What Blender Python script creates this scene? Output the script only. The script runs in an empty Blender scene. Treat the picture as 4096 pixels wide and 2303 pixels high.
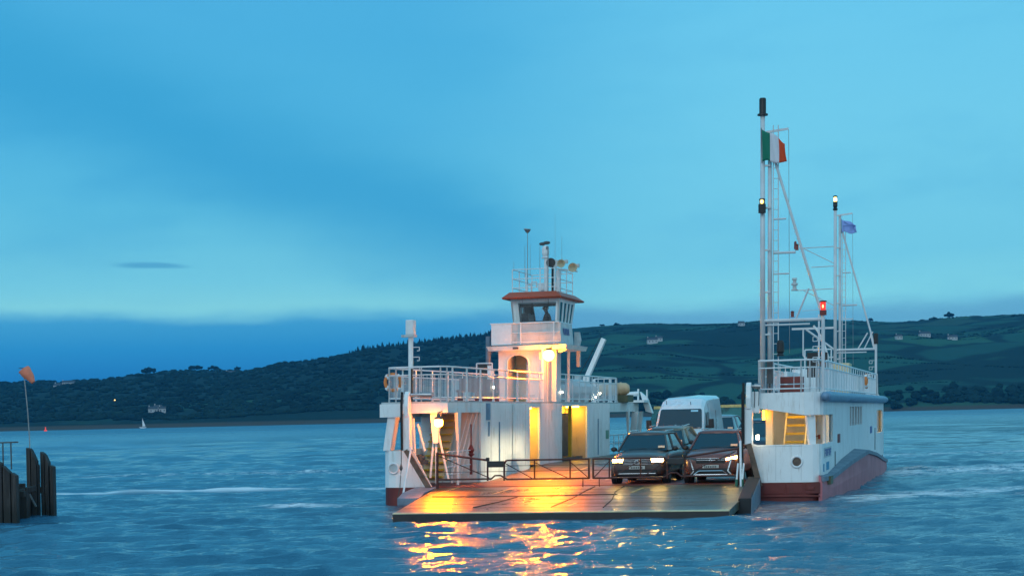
import bpy, math, random
import numpy as np
from mathutils import Vector, Matrix, Euler

random.seed(7)
rad = math.radians
SC = bpy.context.scene
COL = SC.collection

# ------------------------------------------------------------------ camera
ROLL = rad(1.29)
cam_d = bpy.data.cameras.new("camera")
cam_d.sensor_width = 36.0
cam_d.lens = 36.0 * 1900.0 / 1024.0
cam_d.shift_y = 0.1255
cam_d.clip_start = 0.5
cam_d.clip_end = 20000.0
cam = bpy.data.objects.new("camera", cam_d)
COL.objects.link(cam)
cam.location = (0, 0, 2.88)
cam.rotation_mode = 'XYZ'
cam.rotation_euler = (rad(90), ROLL, 0)
SC.camera = cam

SC.view_settings.view_transform = 'Standard'
SC.view_settings.look = 'None'
SC.view_settings.exposure = 0.0
SC.view_settings.gamma = 1.0


def srgb(h, a=1.0):
    h = h.lstrip('#')
    o = []
    for i in (0, 2, 4):
        c = int(h[i:i + 2], 16) / 255.0
        o.append(c / 12.92 if c <= 0.04045 else ((c + 0.055) / 1.055) ** 2.4)
    return (o[0], o[1], o[2], a)


# ------------------------------------------------------------------ node helper
class NT:
    def __init__(self, tree):
        self.t = tree
        self.n = tree.nodes
        self.l = tree.links

    def add(self, typ, **kw):
        nd = self.n.new(typ)
        for k, v in kw.items():
            setattr(nd, k, v)
        return nd

    def link(self, a, b):
        self.l.new(a, b)

    def put(self, sock, v):
        if isinstance(v, bpy.types.NodeSocket):
            self.l.new(v, sock)
        elif v is not None:
            sock.default_value = v

    def math(self, op, a, b=None, c=None, clamp=False):
        nd = self.add('ShaderNodeMath', operation=op)
        nd.use_clamp = clamp
        self.put(nd.inputs[0], a)
        self.put(nd.inputs[1], b)
        if c is not None:
            self.put(nd.inputs[2], c)
        return nd.outputs[0]

    def mix(self, f, a, b, blend='MIX'):
        nd = self.add('ShaderNodeMix', data_type='RGBA', blend_type=blend)
        nd.clamp_factor = True
        self.put(nd.inputs[0], f)
        self.put(nd.inputs[6], a)
        self.put(nd.inputs[7], b)
        return nd.outputs[2]

    def ramp(self, f, stops, interp='LINEAR'):
        nd = self.add('ShaderNodeValToRGB')
        cr = nd.color_ramp
        cr.interpolation = interp
        while len(cr.elements) > 1:
            cr.elements.remove(cr.elements[-1])
        cr.elements[0].position = stops[0][0]
        cr.elements[0].color = stops[0][1]
        for p, c in stops[1:]:
            e = cr.elements.new(p)
            e.color = c
        self.put(nd.inputs[0], f)
        return nd.outputs[0]

    def smooth(self, v, lo, hi):
        nd = self.add('ShaderNodeMapRange', interpolation_type='SMOOTHSTEP')
        self.put(nd.inputs[0], v)
        nd.inputs[1].default_value = lo
        nd.inputs[2].default_value = hi
        return nd.outputs[0]

    def noise(self, vec, scale=1.0, detail=3.0, rough=0.5, dist=0.0, dims='3D'):
        nd = self.add('ShaderNodeTexNoise', noise_dimensions=dims)
        if vec is not None:
            self.put(nd.inputs['Vector'], vec)
        nd.inputs['Scale'].default_value = scale
        nd.inputs['Detail'].default_value = detail
        nd.inputs['Roughness'].default_value = rough
        nd.inputs['Distortion'].default_value = dist
        return nd.outputs[0]

    def mapping(self, vec, scale=(1, 1, 1), loc=(0, 0, 0), rot=(0, 0, 0)):
        nd = self.add('ShaderNodeMapping')
        self.put(nd.inputs[0], vec)
        nd.inputs[1].default_value = loc
        nd.inputs[2].default_value = rot
        nd.inputs[3].default_value = scale
        return nd.outputs[0]


# ------------------------------------------------------------------ world: dusk sky
W = bpy.data.worlds.new("World")
SC.world = W
W.use_nodes = True
wt = NT(W.node_tree)
wt.n.clear()
tc = wt.add('ShaderNodeTexCoord')
sep = wt.add('ShaderNodeSeparateXYZ')
wt.link(tc.outputs['Generated'], sep.inputs[0])
X, Y, Z = sep.outputs
hyp = wt.math('SQRT', wt.math('ADD', wt.math('MULTIPLY', X, X), wt.math('MULTIPLY', Y, Y)))
el = wt.math('DIVIDE', Z, wt.math('MAXIMUM', hyp, 0.02))
az = wt.math('ARCTAN2', X, Y)
cmb = wt.add('ShaderNodeCombineXYZ')
wt.link(az, cmb.inputs[0])
wt.link(el, cmb.inputs[1])
V2 = cmb.outputs[0]
n1 = wt.noise(wt.mapping(V2, (2.6, 9, 1), (3.1, 0.4, 0)), 1.0, 4, 0.5)
n2 = wt.noise(wt.mapping(V2, (7.0, 22, 1), (1.3, 5.4, 0), (0, 0, rad(-14))), 1.0, 5, 0.55)
n3 = wt.noise(wt.mapping(V2, (3.0, 60, 1), (7.7, 2.2, 0)), 1.0, 4, 0.55)
# wobble of the cloud levels
wob = wt.math('ADD', wt.math('MULTIPLY', wt.math('SUBTRACT', n1, 0.5), 0.030),
              wt.math('MULTIPLY', wt.math('SUBTRACT', n3, 0.5), 0.010))
elw = wt.math('ADD', el, wob)
t4 = wt.math('MULTIPLY', elw, 4.0, clamp=True)
base = wt.ramp(t4, [(0.0, srgb('8ed8e4')), (0.24, srgb('8fdae4')), (0.30, srgb('7fd2e6')), (0.42, srgb('66c2e2')),
                    (0.60, srgb('56b6e0')), (0.80, srgb('50b0de')), (1.0, srgb('52b0e0'))])
bright = wt.ramp(t4, [(0.0, srgb('86d0e4')), (0.24, srgb('8cdcea')), (0.32, srgb('7dd2ea')), (0.6, srgb('78ceec')),
                      (0.85, srgb('6fc8ec')), (1.0, srgb('66c2ea'))])
azw = wt.math('ADD', az, wt.math('MULTIPLY', wt.math('SUBTRACT', n2, 0.5), 0.14))
front = wt.mix(wt.smooth(azw, -0.06, 0.14), base, bright)
# broad darker band of cloud slanting down from the upper left
line = wt.math('ADD', wt.math('MULTIPLY', wt.math('ADD', az, 0.269), -0.38), 0.188)
dist = wt.math('SUBTRACT', wt.math('ADD', el, wt.math('MULTIPLY', wt.math('SUBTRACT', n2, 0.5), 0.05)), line)
up = wt.smooth(dist, 0.062, 0.0)
dn = wt.smooth(dist, -0.058, 0.0)
band = wt.math('MULTIPLY', wt.math('MULTIPLY', up, dn), wt.smooth(azw, 0.09, -0.06))
front = wt.mix(wt.math('MULTIPLY', band, 0.78), front, srgb('38a0d2'))
# mottling
front = wt.mix(wt.math('MULTIPLY', wt.smooth(n2, 0.48, 0.72), 0.22), front, srgb('44a4d8'))
front = wt.mix(wt.math('MULTIPLY', wt.smooth(n1, 0.55, 0.72), 0.16), front, srgb('92dcf0'))
# low cloud bank resting on the hills
bank_l = wt.ramp(wt.math('MULTIPLY', el, 14.0, clamp=True), [(0.0, srgb('145ca4')), (0.30, srgb('1c76b8')), (0.55, srgb('2c90ca')), (0.85, srgb('4fabd6'))])
bank_r = wt.ramp(wt.math('MULTIPLY', el, 14.0, clamp=True), [(0.0, srgb('4a8cba')), (0.45, srgb('5c9ec4')), (0.85, srgb('6cb0d2'))])
bank = wt.mix(wt.smooth(azw, -0.07, 0.06), bank_l, bank_r)
n4 = wt.noise(wt.mapping(V2, (12.0, 45, 1), (2.7, 3.2, 0)), 1.0, 5, 0.6)
edge = wt.math('ADD', wt.math('MULTIPLY', wt.math('SUBTRACT', n4, 0.5), 0.014), wt.math('MULTIPLY', wt.math('SUBTRACT', n1, 0.5), 0.012))
bk = wt.smooth(wt.math('ADD', el, edge), 0.0615, 0.0505)
front = wt.mix(wt.math('MULTIPLY', bk, wt.math('SUBTRACT', 1.0, wt.math('MULTIPLY', wt.smooth(azw, 0.0, 0.14), 0.12))), front, bank)
# the one small dark cloud low on the left
dx = wt.math('DIVIDE', wt.math('SUBTRACT', az, -0.186), 0.021)
dz = wt.math('DIVIDE', wt.math('SUBTRACT', elw, 0.0815), 0.0016)
dd = wt.math('ADD', wt.math('MULTIPLY', dx, dx), wt.math('MULTIPLY', dz, dz))
front = wt.mix(wt.math('MULTIPLY', wt.smooth(dd, 1.3, 0.1), 0.55), front, srgb('3b8ec0'))
front = wt.mix(1.0, front, (0.90, 1.0, 1.0, 1), 'MULTIPLY')
# the sky behind the camera is a paler, evenly clouded dusk
back = wt.ramp(wt.math('MULTIPLY', el, 0.8, clamp=True), [(0.0, srgb('c0e8fa')), (0.4, srgb('aee2fa')), (1.0, srgb('88cdf4'))])
fb = wt.smooth(Y, 0.35, -0.35)
sky = wt.mix(fb, front, back)
# below the horizon: the dim water colour
sky = wt.mix(wt.smooth(el, 0.0, -0.05), sky, srgb('2c6488'))
ns = wt.add('ShaderNodeTexSky', sky_type='NISHITA')
ns.sun_disc = False
ns.sun_elevation = rad(2.0)
ns.sun_rotation = rad(200)
nis = wt.mix(1.0, ns.outputs[0], (0.003, 0.003, 0.004, 1), 'MULTIPLY')
sky = wt.mix(1.0, sky, nis, 'ADD')
bg = wt.add('ShaderNodeBackground')
wt.link(sky, bg.inputs[0])
bg.inputs[1].default_value = 1.04
wo = wt.add('ShaderNodeOutputWorld')
wt.link(bg.outputs[0], wo.inputs[0])

# very soft, weak light of the set sun behind the clouds (behind the camera)
sd = bpy.data.lights.new("sun", 'SUN')
sd.energy = 0.6
sd.angle = rad(30)
sd.color = (0.9, 0.97, 1.0)
sun = bpy.data.objects.new("sun", sd)
COL.objects.link(sun)
sun.rotation_euler = Euler((rad(62), 0, rad(-22)), 'XYZ')


# ------------------------------------------------------------------ materials
def mat(name, col, rough=0.5, metal=0.0, spec=0.5, emit=None, es=0.0, var=0.0, vscale=3.0, bump=0.0, bscale=20.0,
        coat=0.0, alpha=None, trans=0.0, dirt=None, dscale=(2.0, 2.0, 0.35)):
    m = bpy.data.materials.new(name)
    m.use_nodes = True
    t = NT(m.node_tree)
    t.n.clear()
    p = t.add('ShaderNodeBsdfPrincipled')
    o = t.add('ShaderNodeOutputMaterial')
    t.link(p.outputs[0], o.inputs[0])
    c = col if isinstance(col, tuple) else srgb(col)
    if len(c) == 3:
        c = c + (1.0,)
    base = c
    tcn = None
    if var or bump or dirt:
        tcn = t.add('ShaderNodeTexCoord').outputs['Object']
    if var:
        nz = t.noise(tcn, vscale, 5, 0.6)
        dark = (c[0] * (1 - var), c[1] * (1 - var), c[2] * (1 - var), 1)
        base = t.mix(t.smooth(nz, 0.35, 0.7), c, dark)
        t.put(p.inputs['Roughness'], t.math('ADD', rough, t.math('MULTIPLY', t.math('SUBTRACT', nz, 0.5), 0.25)))
    else:
        p.inputs['Roughness'].default_value = rough
    if dirt:
        dn = t.noise(t.mapping(tcn, dscale), 2.2, 6, 0.65)
        if name in ('white_paint', 'grey_white_paint'):
            ru = t.noise(t.mapping(tcn, (7.0, 7.0, 0.55), (3, 1, 2)), 1.0, 4, 0.7)
            ms = t.noise(tcn, 0.55, 2)
            base = t.mix(t.math('MULTIPLY', t.math('MULTIPLY', t.smooth(ru, 0.60, 0.70), t.smooth(ms, 0.42, 0.58)), 0.5), base, (0.22, 0.10, 0.05, 1))
        base = t.mix(t.math('MULTIPLY', t.smooth(dn, 0.52, 0.72), 0.42), base, (tuple(dirt) + (1.0,))[:4] if isinstance(dirt, tuple) else srgb(dirt))
    t.put(p.inputs['Base Color'], base)
    p.inputs['Metallic'].default_value = metal
    p.inputs['Specular IOR Level'].default_value = spec
    if coat:
        p.inputs['Coat Weight'].default_value = coat
        p.inputs['Coat Roughness'].default_value = 0.05
    if trans:
        p.inputs['Transmission Weight'].default_value = trans
    if emit is not None:
        p.inputs['Emission Color'].default_value = emit if isinstance(emit, tuple) else srgb(emit)
        p.inputs['Emission Strength'].default_value = es
    if bump:
        b = t.add('ShaderNodeBump')
        b.inputs['Strength'].default_value = bump
        b.inputs['Distance'].default_value = 0.02
        t.put(b.inputs['Height'], t.noise(tcn, bscale, 4, 0.6))
        t.link(b.outputs[0], p.inputs['Normal'])
    return m


M = {}
M['white'] = mat('white_paint', (0.80, 0.81, 0.81), 0.38, var=0.10, vscale=0.9, dirt=(0.42, 0.36, 0.30), bump=0.15, bscale=3.0)
M['whiterail'] = mat('white_rail_paint', (0.74, 0.75, 0.76), 0.35, var=0.08, vscale=5)
M['greywhite'] = mat('grey_white_paint', (0.50, 0.53, 0.54), 0.45, var=0.15, vscale=2, dirt=(0.25, 0.22, 0.19))
M['red'] = mat('red_antifoul', (0.16, 0.018, 0.014), 0.5, var=0.35, vscale=1.2, dirt=(0.05, 0.02, 0.018), bump=0.3, bscale=4)
M['pinkred'] = mat('faded_red_hull', (0.52, 0.15, 0.17), 0.5, var=0.2, vscale=0.8, dirt=(0.3, 0.13, 0.15))
M['strake'] = mat('grey_rubbing_strake', (0.17, 0.21, 0.27), 0.6, var=0.3, vscale=2)
M['roofred'] = mat('orange_red_roof', (0.42, 0.075, 0.03), 0.5, var=0.15, vscale=2)
M['black'] = mat('black_paint', (0.015, 0.016, 0.018), 0.45, var=0.3, vscale=3)
M['rubber'] = mat('black_rubber', (0.012, 0.012, 0.013), 0.8)
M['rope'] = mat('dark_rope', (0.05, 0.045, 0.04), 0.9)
M['rustrail'] = mat('brown_red_gate_paint', (0.085, 0.018, 0.012), 0.5, var=0.35, vscale=6)
M['rusty'] = mat('rusty_steel', (0.16, 0.10, 0.07), 0.7, var=0.5, vscale=4, bump=0.3)
M['steel'] = mat('grey_steel', (0.30, 0.31, 0.32), 0.35, metal=0.7, var=0.2, vscale=4)
M['darkgrey'] = mat('dark_grey_metal', (0.06, 0.065, 0.07), 0.5, var=0.2)
M['yellow'] = mat('yellow_paint', (0.62, 0.40, 0.02), 0.5, var=0.2, vscale=4)
M['cream'] = mat('cream_wall_paint', (0.62, 0.50, 0.30), 0.5, var=0.12, vscale=2, dirt=(0.35, 0.25, 0.14))
M['bluegrey'] = mat('blue_grey_cover', (0.16, 0.28, 0.42), 0.45, var=0.35, vscale=3)
M['greenpaint'] = mat('green_deck_edge', (0.02, 0.12, 0.07), 0.5, var=0.2)
M['redbox'] = mat('dark_red_paint', (0.22, 0.035, 0.025), 0.5, var=0.2, vscale=5)
M['orange'] = mat('orange_plastic', (0.75, 0.22, 0.05), 0.5, var=0.1)
M['purplelabel'] = mat('blue_lettering', (0.06, 0.09, 0.28), 0.5)
M['bluelabel'] = mat('blue_sign_paint', (0.05, 0.25, 0.42), 0.5)
M['olive'] = mat('olive_box', (0.10, 0.10, 0.05), 0.6, var=0.2)
M['em_orange'] = mat('sodium_lamp_glow', (1, 0.5, 0.1), 0.4, emit=(1.0, 0.235, 0.012, 1), es=190.0)
M['em_orangeb'] = mat('sodium_portal_glow', (1, 0.5, 0.1), 0.4, emit=(1.0, 0.235, 0.012, 1), es=190.0)
M['em_orange2'] = mat('sodium_lamp_glow_small', (1, 0.5, 0.1), 0.4, emit=(1.0, 0.26, 0.01, 1), es=22.0)
M['em_yellow'] = mat('warm_tube_glow', (1, 0.8, 0.4), 0.4, emit=(1.0, 0.52, 0.04, 1), es=34.0)
M['em_cabin'] = mat('cabin_tube_glow', (1, 0.8, 0.4), 0.4, emit=(1.0, 0.64, 0.18, 1), es=24.0)
M['em_orangesmall'] = mat('small_amber_glow', (1, 0.5, 0.1), 0.4, emit=(1.0, 0.3, 0.01, 1), es=25.0)
M['em_white'] = mat('white_lamp_glow', (1, 1, 1), 0.4, emit=(1.0, 0.86, 0.6, 1), es=30.0)
M['em_head'] = mat('headlight_glow', (1, 1, 1), 0.3, emit=(1.0, 0.60, 0.13, 1), es=60.0)
M['em_red'] = mat('red_lamp_glow', (1, 0.1, 0.05), 0.3, emit=(1.0, 0.006, 0.002, 1), es=0.8)
M['em_redcore'] = mat('red_bulb_glow', (1, 0.2, 0.1), 0.3, emit=(1.0, 0.12, 0.05, 1), es=12.0)
M['em_nav'] = mat('nav_lamp_glow', (1, 0.8, 0.4), 0.3, emit=(1.0, 0.58, 0.12, 1), es=6.0)


def glass_mat(name, tint=(0.75, 0.85, 0.9), dark=0.0):
    m = bpy.data.materials.new(name)
    m.use_nodes = True
    t = NT(m.node_tree)
    t.n.clear()
    tr = t.add('ShaderNodeBsdfTransparent')
    tr.inputs[0].default_value = (tint[0], tint[1], tint[2], 1)
    gl = t.add('ShaderNodeBsdfGlossy')
    gl.inputs['Roughness'].default_value = 0.03
    fr = t.add('ShaderNodeFresnel')
    fr.inputs[0].default_value = 1.5
    mx = t.add('ShaderNodeMixShader')
    t.put(mx.inputs[0], t.math('ADD', t.math('MULTIPLY', fr.outputs[0], 1.6), 0.02, clamp=True))
    t.link(tr.outputs[0], mx.inputs[1])
    t.link(gl.outputs[0], mx.inputs[2])
    o = t.add('ShaderNodeOutputMaterial')
    t.link(mx.outputs[0], o.inputs[0])
    return m


M['glass'] = glass_mat('window_glass')
M['carglass'] = mat('car_glass', (0.012, 0.02, 0.028), 0.06, spec=0.9, var=0.0)
M['darkglass'] = mat('dark_window_glass', (0.02, 0.025, 0.03), 0.08, spec=0.9)


# ------------------------------------------------------------------ mesh builder
LEAN = 0.0225  # the superstructure leans a touch to starboard


class MB:
    def __init__(self, lean=False):
        self.v = []
        self.f = []
        self.lean = lean

    def pt(self, p):
        self.v.append((p[0] + LEAN * p[2], p[1], p[2]) if self.lean else (p[0], p[1], p[2]))
        return len(self.v) - 1

    def poly(self, pts):
        self.f.append([self.pt(p) for p in pts])
        return self

    def box(self, x0, x1, y0, y1, z0, z1):
        i = [self.pt(p) for p in ((x0, y0, z0), (x1, y0, z0), (x1, y1, z0), (x0, y1, z0),
                                  (x0, y0, z1), (x1, y0, z1), (x1, y1, z1), (x0, y1, z1))]
        for q in ((0, 3, 2, 1), (4, 5, 6, 7), (0, 1, 5, 4), (1, 2, 6, 5), (2, 3, 7, 6), (3, 0, 4, 7)):
            self.f.append([i[k] for k in q])
        return self

    def hexa(self, b, t):
        """b, t: four corner points each, same winding (counter-clockwise from above)."""
        i = [self.pt(p) for p in list(b) + list(t)]
        for q in ((0, 3, 2, 1), (4, 5, 6, 7), (0, 1, 5, 4), (1, 2, 6, 5), (2, 3, 7, 6), (3, 0, 4, 7)):
            self.f.append([i[k] for k in q])
        return self

    def frame(self, p, q):
        d = (Vector(q) - Vector(p)).normalized()
        a = Vector((0, 0, 1)) if abs(d.z) < 0.9 else Vector((1, 0, 0))
        s = d.cross(a).normalized()
        return s, d.cross(s).normalized()

    def tube(self, p, q, r, r2=None, n=8, cap=True):
        r2 = r if r2 is None else r2
        s, u = self.frame(p, q)
        A, B = [], []
        for k in range(n):
            a = 2 * math.pi * k / n
            o = s * math.cos(a) + u * math.sin(a)
            A.append(self.pt(Vector(p) + o * r))
            B.append(self.pt(Vector(q) + o * r2))
        for k in range(n):
            j = (k + 1) % n
            self.f.append([A[k], B[k], B[j], A[j]])
        if cap:
            self.f.append(A)
            self.f.append(B[::-1])
        return self

    def path(self, pts, r, n=6):
        for a, b in zip(pts[:-1], pts[1:]):
            self.tube(a, b, r, n=n)
        return self

    def bar(self, p, q, w, h):
        """rectangular bar along p-q"""
        s, u = self.frame(p, q)
        P, Q = Vector(p), Vector(q)
        c = [(-w / 2, -h / 2), (w / 2, -h / 2), (w / 2, h / 2), (-w / 2, h / 2)]
        A = [self.pt(P + s * a + u * b) for a, b in c]
        B = [self.pt(Q + s * a + u * b) for a, b in c]
        for k in range(4):
            j = (k + 1) % 4
            self.f.append([A[k], A[j], B[j], B[k]])
        self.f.append(A[::-1])
        self.f.append(B)
        return self

    def lathe(self, c, prof, n=16, axis='z'):
        rings = []
        for r, h in prof:
            ring = []
            for k in range(n):
                a = 2 * math.pi * k / n
                x, y = r * math.cos(a), r * math.sin(a)
                if axis == 'z':
                    p = (c[0] + x, c[1] + y, c[2] + h)
                elif axis == 'y':
                    p = (c[0] + x, c[1] + h, c[2] + y)
                else:
                    p = (c[0] + h, c[1] + x, c[2] + y)
                ring.append(self.pt(p))
            rings.append(ring)
        for a, b in zip(rings[:-1], rings[1:]):
            for k in range(n):
                j = (k + 1) % n
                self.f.append([a[k], a[j], b[j], b[k]])
        self.f.append(rings[0][::-1])
        self.f.append(rings[-1])
        return self

    def ball(self, c, r, n=12, sx=1, sy=1, sz=1):
        prof = []
        m = n // 2
        rings = []
        top = self.pt((c[0], c[1], c[2] + r * sz))
        bot = self.pt((c[0], c[1], c[2] - r * sz))
        for i in range(1, m):
            a = math.pi * i / m
            rings.append([self.pt((c[0] + r * sx * math.sin(a) * math.cos(2 * math.pi * k / n),
                                   c[1] + r * sy * math.sin(a) * math.sin(2 * math.pi * k / n),
                                   c[2] + r * sz * math.cos(a))) for k in range(n)])
        for k in range(n):
            j = (k + 1) % n
            self.f.append([top, rings[0][k], rings[0][j]])
            self.f.append([bot, rings[-1][j], rings[-1][k]])
        for a, b in zip(rings[:-1], rings[1:]):
            for k in range(n):
                j = (k + 1) % n
                self.f.append([a[k], b[k], b[j], a[j]])
        return self

    def torus(self, c, R, r, n=20, m=8, axis='y'):
        g = []
        for i in range(n):
            a = 2 * math.pi * i / n
            ring = []
            for k in range(m):
                b = 2 * math.pi * k / m
                rr = R + r * math.cos(b)
                x, y, h = rr * math.cos(a), rr * math.sin(a), r * math.sin(b)
                p = {'y': (c[0] + x, c[1] + h, c[2] + y), 'x': (c[0] + h, c[1] + x, c[2] + y),
                     'z': (c[0] + x, c[1] + y, c[2] + h)}[axis]
                ring.append(self.pt(p))
            g.append(ring)
        for i in range(n):
            for k in range(m):
                self.f.append([g[i][k], g[(i + 1) % n][k], g[(i + 1) % n][(k + 1) % m], g[i][(k + 1) % m]])
        return self

    def prism(self, poly, axis, a, b):
        """poly: 2-D points in the plane across the axis ('x': (y,z), 'y': (x,z), 'z': (x,y))"""
        def P(q, h):
            return {'x': (h, q[0], q[1]), 'y': (q[0], h, q[1]), 'z': (q[0], q[1], h)}[axis]
        A = [self.pt(P(q, a)) for q in poly]
        B = [self.pt(P(q, b)) for q in poly]
        n = len(poly)
        for k in range(n):
            j = (k + 1) % n
            self.f.append([A[k], A[j], B[j], B[k]])
        self.f.append(A[::-1])
        self.f.append(B)
        return self

    def loft(self, rings, cap=True):
        R = [[self.pt(p) for p in r] for r in rings]
        n = len(R[0])
        for a, b in zip(R[:-1], R[1:]):
            for k in range(n):
                j = (k + 1) % n
                self.f.append([a[k], a[j], b[j], b[k]])
        if cap:
            self.f.append(R[0][::-1])
            self.f.append(R[-1])
        return self

    def build(self, name, material, parent=None, label=None, smooth=False, bevel=0.0, subsurf=0):
        me = bpy.data.meshes.new(name)
        me.from_pydata(self.v, [], self.f)
        me.validate()
        import bmesh
        bm = bmesh.new()
        bm.from_mesh(me)
        bmesh.ops.recalc_face_normals(bm, faces=bm.faces[:])
        bm.to_mesh(me)
        bm.free()
        if smooth:
            for p in me.polygons:
                p.use_smooth = True
        mats = material if isinstance(material, (list, tuple)) else [material]
        for mm in mats:
            me.materials.append(mm)
        o = bpy.data.objects.new(name, me)
        COL.objects.link(o)
        if bevel:
            b = o.modifiers.new('bevel', 'BEVEL')
            b.width = bevel
            b.segments = 2
            b.limit_method = 'ANGLE'
        if subsurf:
            s = o.modifiers.new('sub', 'SUBSURF')
            s.levels = subsurf
            s.render_levels = subsurf
        if parent is not None:
            o.parent = parent
        if label:
            o['label'] = label
        return o


def tag(o, label=None, cat=None, group=None, kind=None):
    if label:
        o['label'] = label
    if cat:
        o['category'] = cat
    if group:
        o['group'] = group
    if kind:
        o['kind'] = kind
    return o


def empty(name, loc=(0, 0, 0), rz=0.0, matrix=None):
    o = bpy.data.objects.new(name, None)
    o.empty_display_size = 0.5
    COL.objects.link(o)
    if matrix is not None:
        o.matrix_world = matrix
    else:
        o.location = loc
        o.rotation_euler = (0, 0, rz)
    return o


FERRY = Matrix.Translation((2.93, 61.71, 0.0)) @ Matrix.Rotation(rad(-14.2), 4, 'Z')


def on_ferry(u, v, z, rz=0.0, rx=0.0, ry=0.0):
    return FERRY @ Matrix.Translation((u + LEAN * z, v, z)) @ Matrix.Rotation(rz, 4, 'Z') @ Matrix.Rotation(rx, 4, 'X') @ Matrix.Rotation(ry, 4, 'Y')
# ================================================================== SETTING
def water_material():
    m = bpy.data.materials.new('water_surface')
    m.use_nodes = True
    t = NT(m.node_tree)
    t.n.clear()
    p = t.add('ShaderNodeBsdfPrincipled')
    o = t.add('ShaderNodeOutputMaterial')
    t.link(p.outputs[0], o.inputs[0])
    P = t.add('ShaderNodeNewGeometry').outputs['Position']
    s = t.add('ShaderNodeSeparateXYZ')
    t.link(P, s.inputs[0])
    x, y, z = s.outputs
    # ripples
    a = t.noise(t.mapping(P, (2.6, 5.5, 1.0)), 1.0, 4, 0.6, 0.5)
    b = t.noise(t.mapping(P, (8.0, 15.0, 1.0), (3, 1, 0), (0, 0, rad(12))), 1.0, 4, 0.62, 0.3)
    e = t.noise(t.mapping(P, (16.0, 26.0, 1.0), (1, 5, 0), (0, 0, rad(-9))), 1.0, 2, 0.6)
    c = t.noise(t.mapping(P, (0.11, 0.3, 1.0), (9, 4, 0), (0, 0, rad(-6))), 1.0, 4, 0.6)
    h = t.math('ADD', t.math('MULTIPLY', a, 0.058), t.math('MULTIPLY', b, 0.030))
    h = t.math('ADD', h, t.math('MULTIPLY', e, 0.006))
    far = t.smooth(y, 120.0, 900.0)
    c2 = t.noise(t.mapping(P, (0.02, 0.07, 1.0), (2, 6, 0)), 1.0, 5, 0.65)
    h = t.math('ADD', h, t.math('MULTIPLY', c, t.math('ADD', 0.18, t.math('MULTIPLY', far, 0.5))))
    h = t.math('ADD', h, t.math('MULTIPLY', c2, t.math('MULTIPLY', far, 2.6)))
    # patches of rougher and calmer water
    d = t.noise(t.mapping(P, (0.03, 0.05, 1.0), (2, 8, 0)), 1.0, 3, 0.5)
    h = t.math('MULTIPLY', h, t.math('ADD', 0.72, t.math('MULTIPLY', t.smooth(d, 0.35, 0.65), 0.5)))
    bp = t.add('ShaderNodeBump')
    bp.inputs['Strength'].default_value = 1.0
    bp.inputs['Distance'].default_value = 1.0
    t.put(bp.inputs['Height'], h)
    t.link(bp.outputs[0], p.inputs['Normal'])
    # foam: wake streaks lying in the water, torn up by noise
    fn = t.noise(t.mapping(P, (0.55, 1.6, 1.0), (4, 4, 0)), 1.0, 6, 0.7, 0.4)
    fine = t.noise(t.mapping(P, (2.2, 9.0, 1.0), (1, 7, 0)), 1.0, 5, 0.75)
    warp = t.math('MULTIPLY', t.math('SUBTRACT', t.noise(t.mapping(P, (0.08, 0.08, 1), (5, 0, 0)), 1.0, 3), 0.5), 2.2)

    def band(x0, y0, x1, y1, wid, xa, xb, soft=3.0):
        k = (y1 - y0) / (x1 - x0)
        yl = t.math('ADD', t.math('MULTIPLY', t.math('SUBTRACT', x, x0), k), y0)
        dy = t.math('ABSOLUTE', t.math('ADD', t.math('SUBTRACT', y, yl), warp))
        f = t.smooth(dy, wid, wid * 0.2)
        f = t.math('MULTIPLY', f, t.smooth(x, xa - soft, xa + soft))
        return t.math('MULTIPLY', f, t.smooth(x, xb + soft, xb - soft))

    f1 = band(-20, 81.3, -5, 79.0, 1.25, -40, -9, 1.0)
    f1b = band(-9, 80.5, -2, 80.0, 1.3, -9, -2, 1.0)
    f2 = band(12, 61.5, 30, 72, 3.2, 10.2, 22, 1.0)
    f3 = band(14, 84, 40, 92, 7.0, 16, 80)
    f4 = band(14, 112, 60, 128, 7.0, 18, 90)
    f5 = band(-40, 104, -6, 108, 3.0, -60, -8)
    f6 = band(-9, 66, -1, 60, 1.0, -9.0, -4.5, 0.7)
    s1 = t.smooth(t.math('ADD', t.math('MULTIPLY', fn, 0.5), t.math('MULTIPLY', fine, 0.5)), 0.28, 0.42)
    s2 = t.smooth(t.math('ADD', t.math('MULTIPLY', fn, 0.6), t.math('MULTIPLY', fine, 0.4)), 0.43, 0.56)
    s2b = t.smooth(t.math('ADD', t.math('MULTIPLY', fn, 0.5), t.math('MULTIPLY', fine, 0.5)), 0.46, 0.54)
    s3 = t.smooth(t.math('ADD', t.math('MULTIPLY', fn, 0.6), t.math('MULTIPLY', fine, 0.4)), 0.48, 0.60)
    foam = t.math('MULTIPLY', f1, s1)
    foam = t.math('MAXIMUM', foam, t.math('MULTIPLY', f1b, s2))
    foam = t.math('MAXIMUM', foam, t.math('MULTIPLY', f2, s2))
    foam = t.math('MAXIMUM', foam, t.math('MULTIPLY', f3, s2b))
    foam = t.math('MAXIMUM', foam, t.math('MULTIPLY', f4, s3))
    foam = t.math('MAXIMUM', foam, t.math('MULTIPLY', f5, s3))
    foam = t.math('MAXIMUM', foam, t.math('MULTIPLY', f6, s2))
    # stray whitecaps
    cap = t.smooth(t.noise(t.mapping(P, (0.10, 0.34, 1.0), (14, 3, 0)), 1.0, 6, 0.7), 0.70, 0.78)
    foam = t.math('MAXIMUM', foam, t.math('MULTIPLY', cap, 0.7))
    col = t.mix(t.smooth(d, 0.3, 0.7), (0.016, 0.083, 0.150, 1), (0.030, 0.135, 0.215, 1))
    col = t.mix(foam, col, (0.70, 0.76, 0.80, 1))
    t.put(p.inputs['Base Color'], col)
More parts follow.
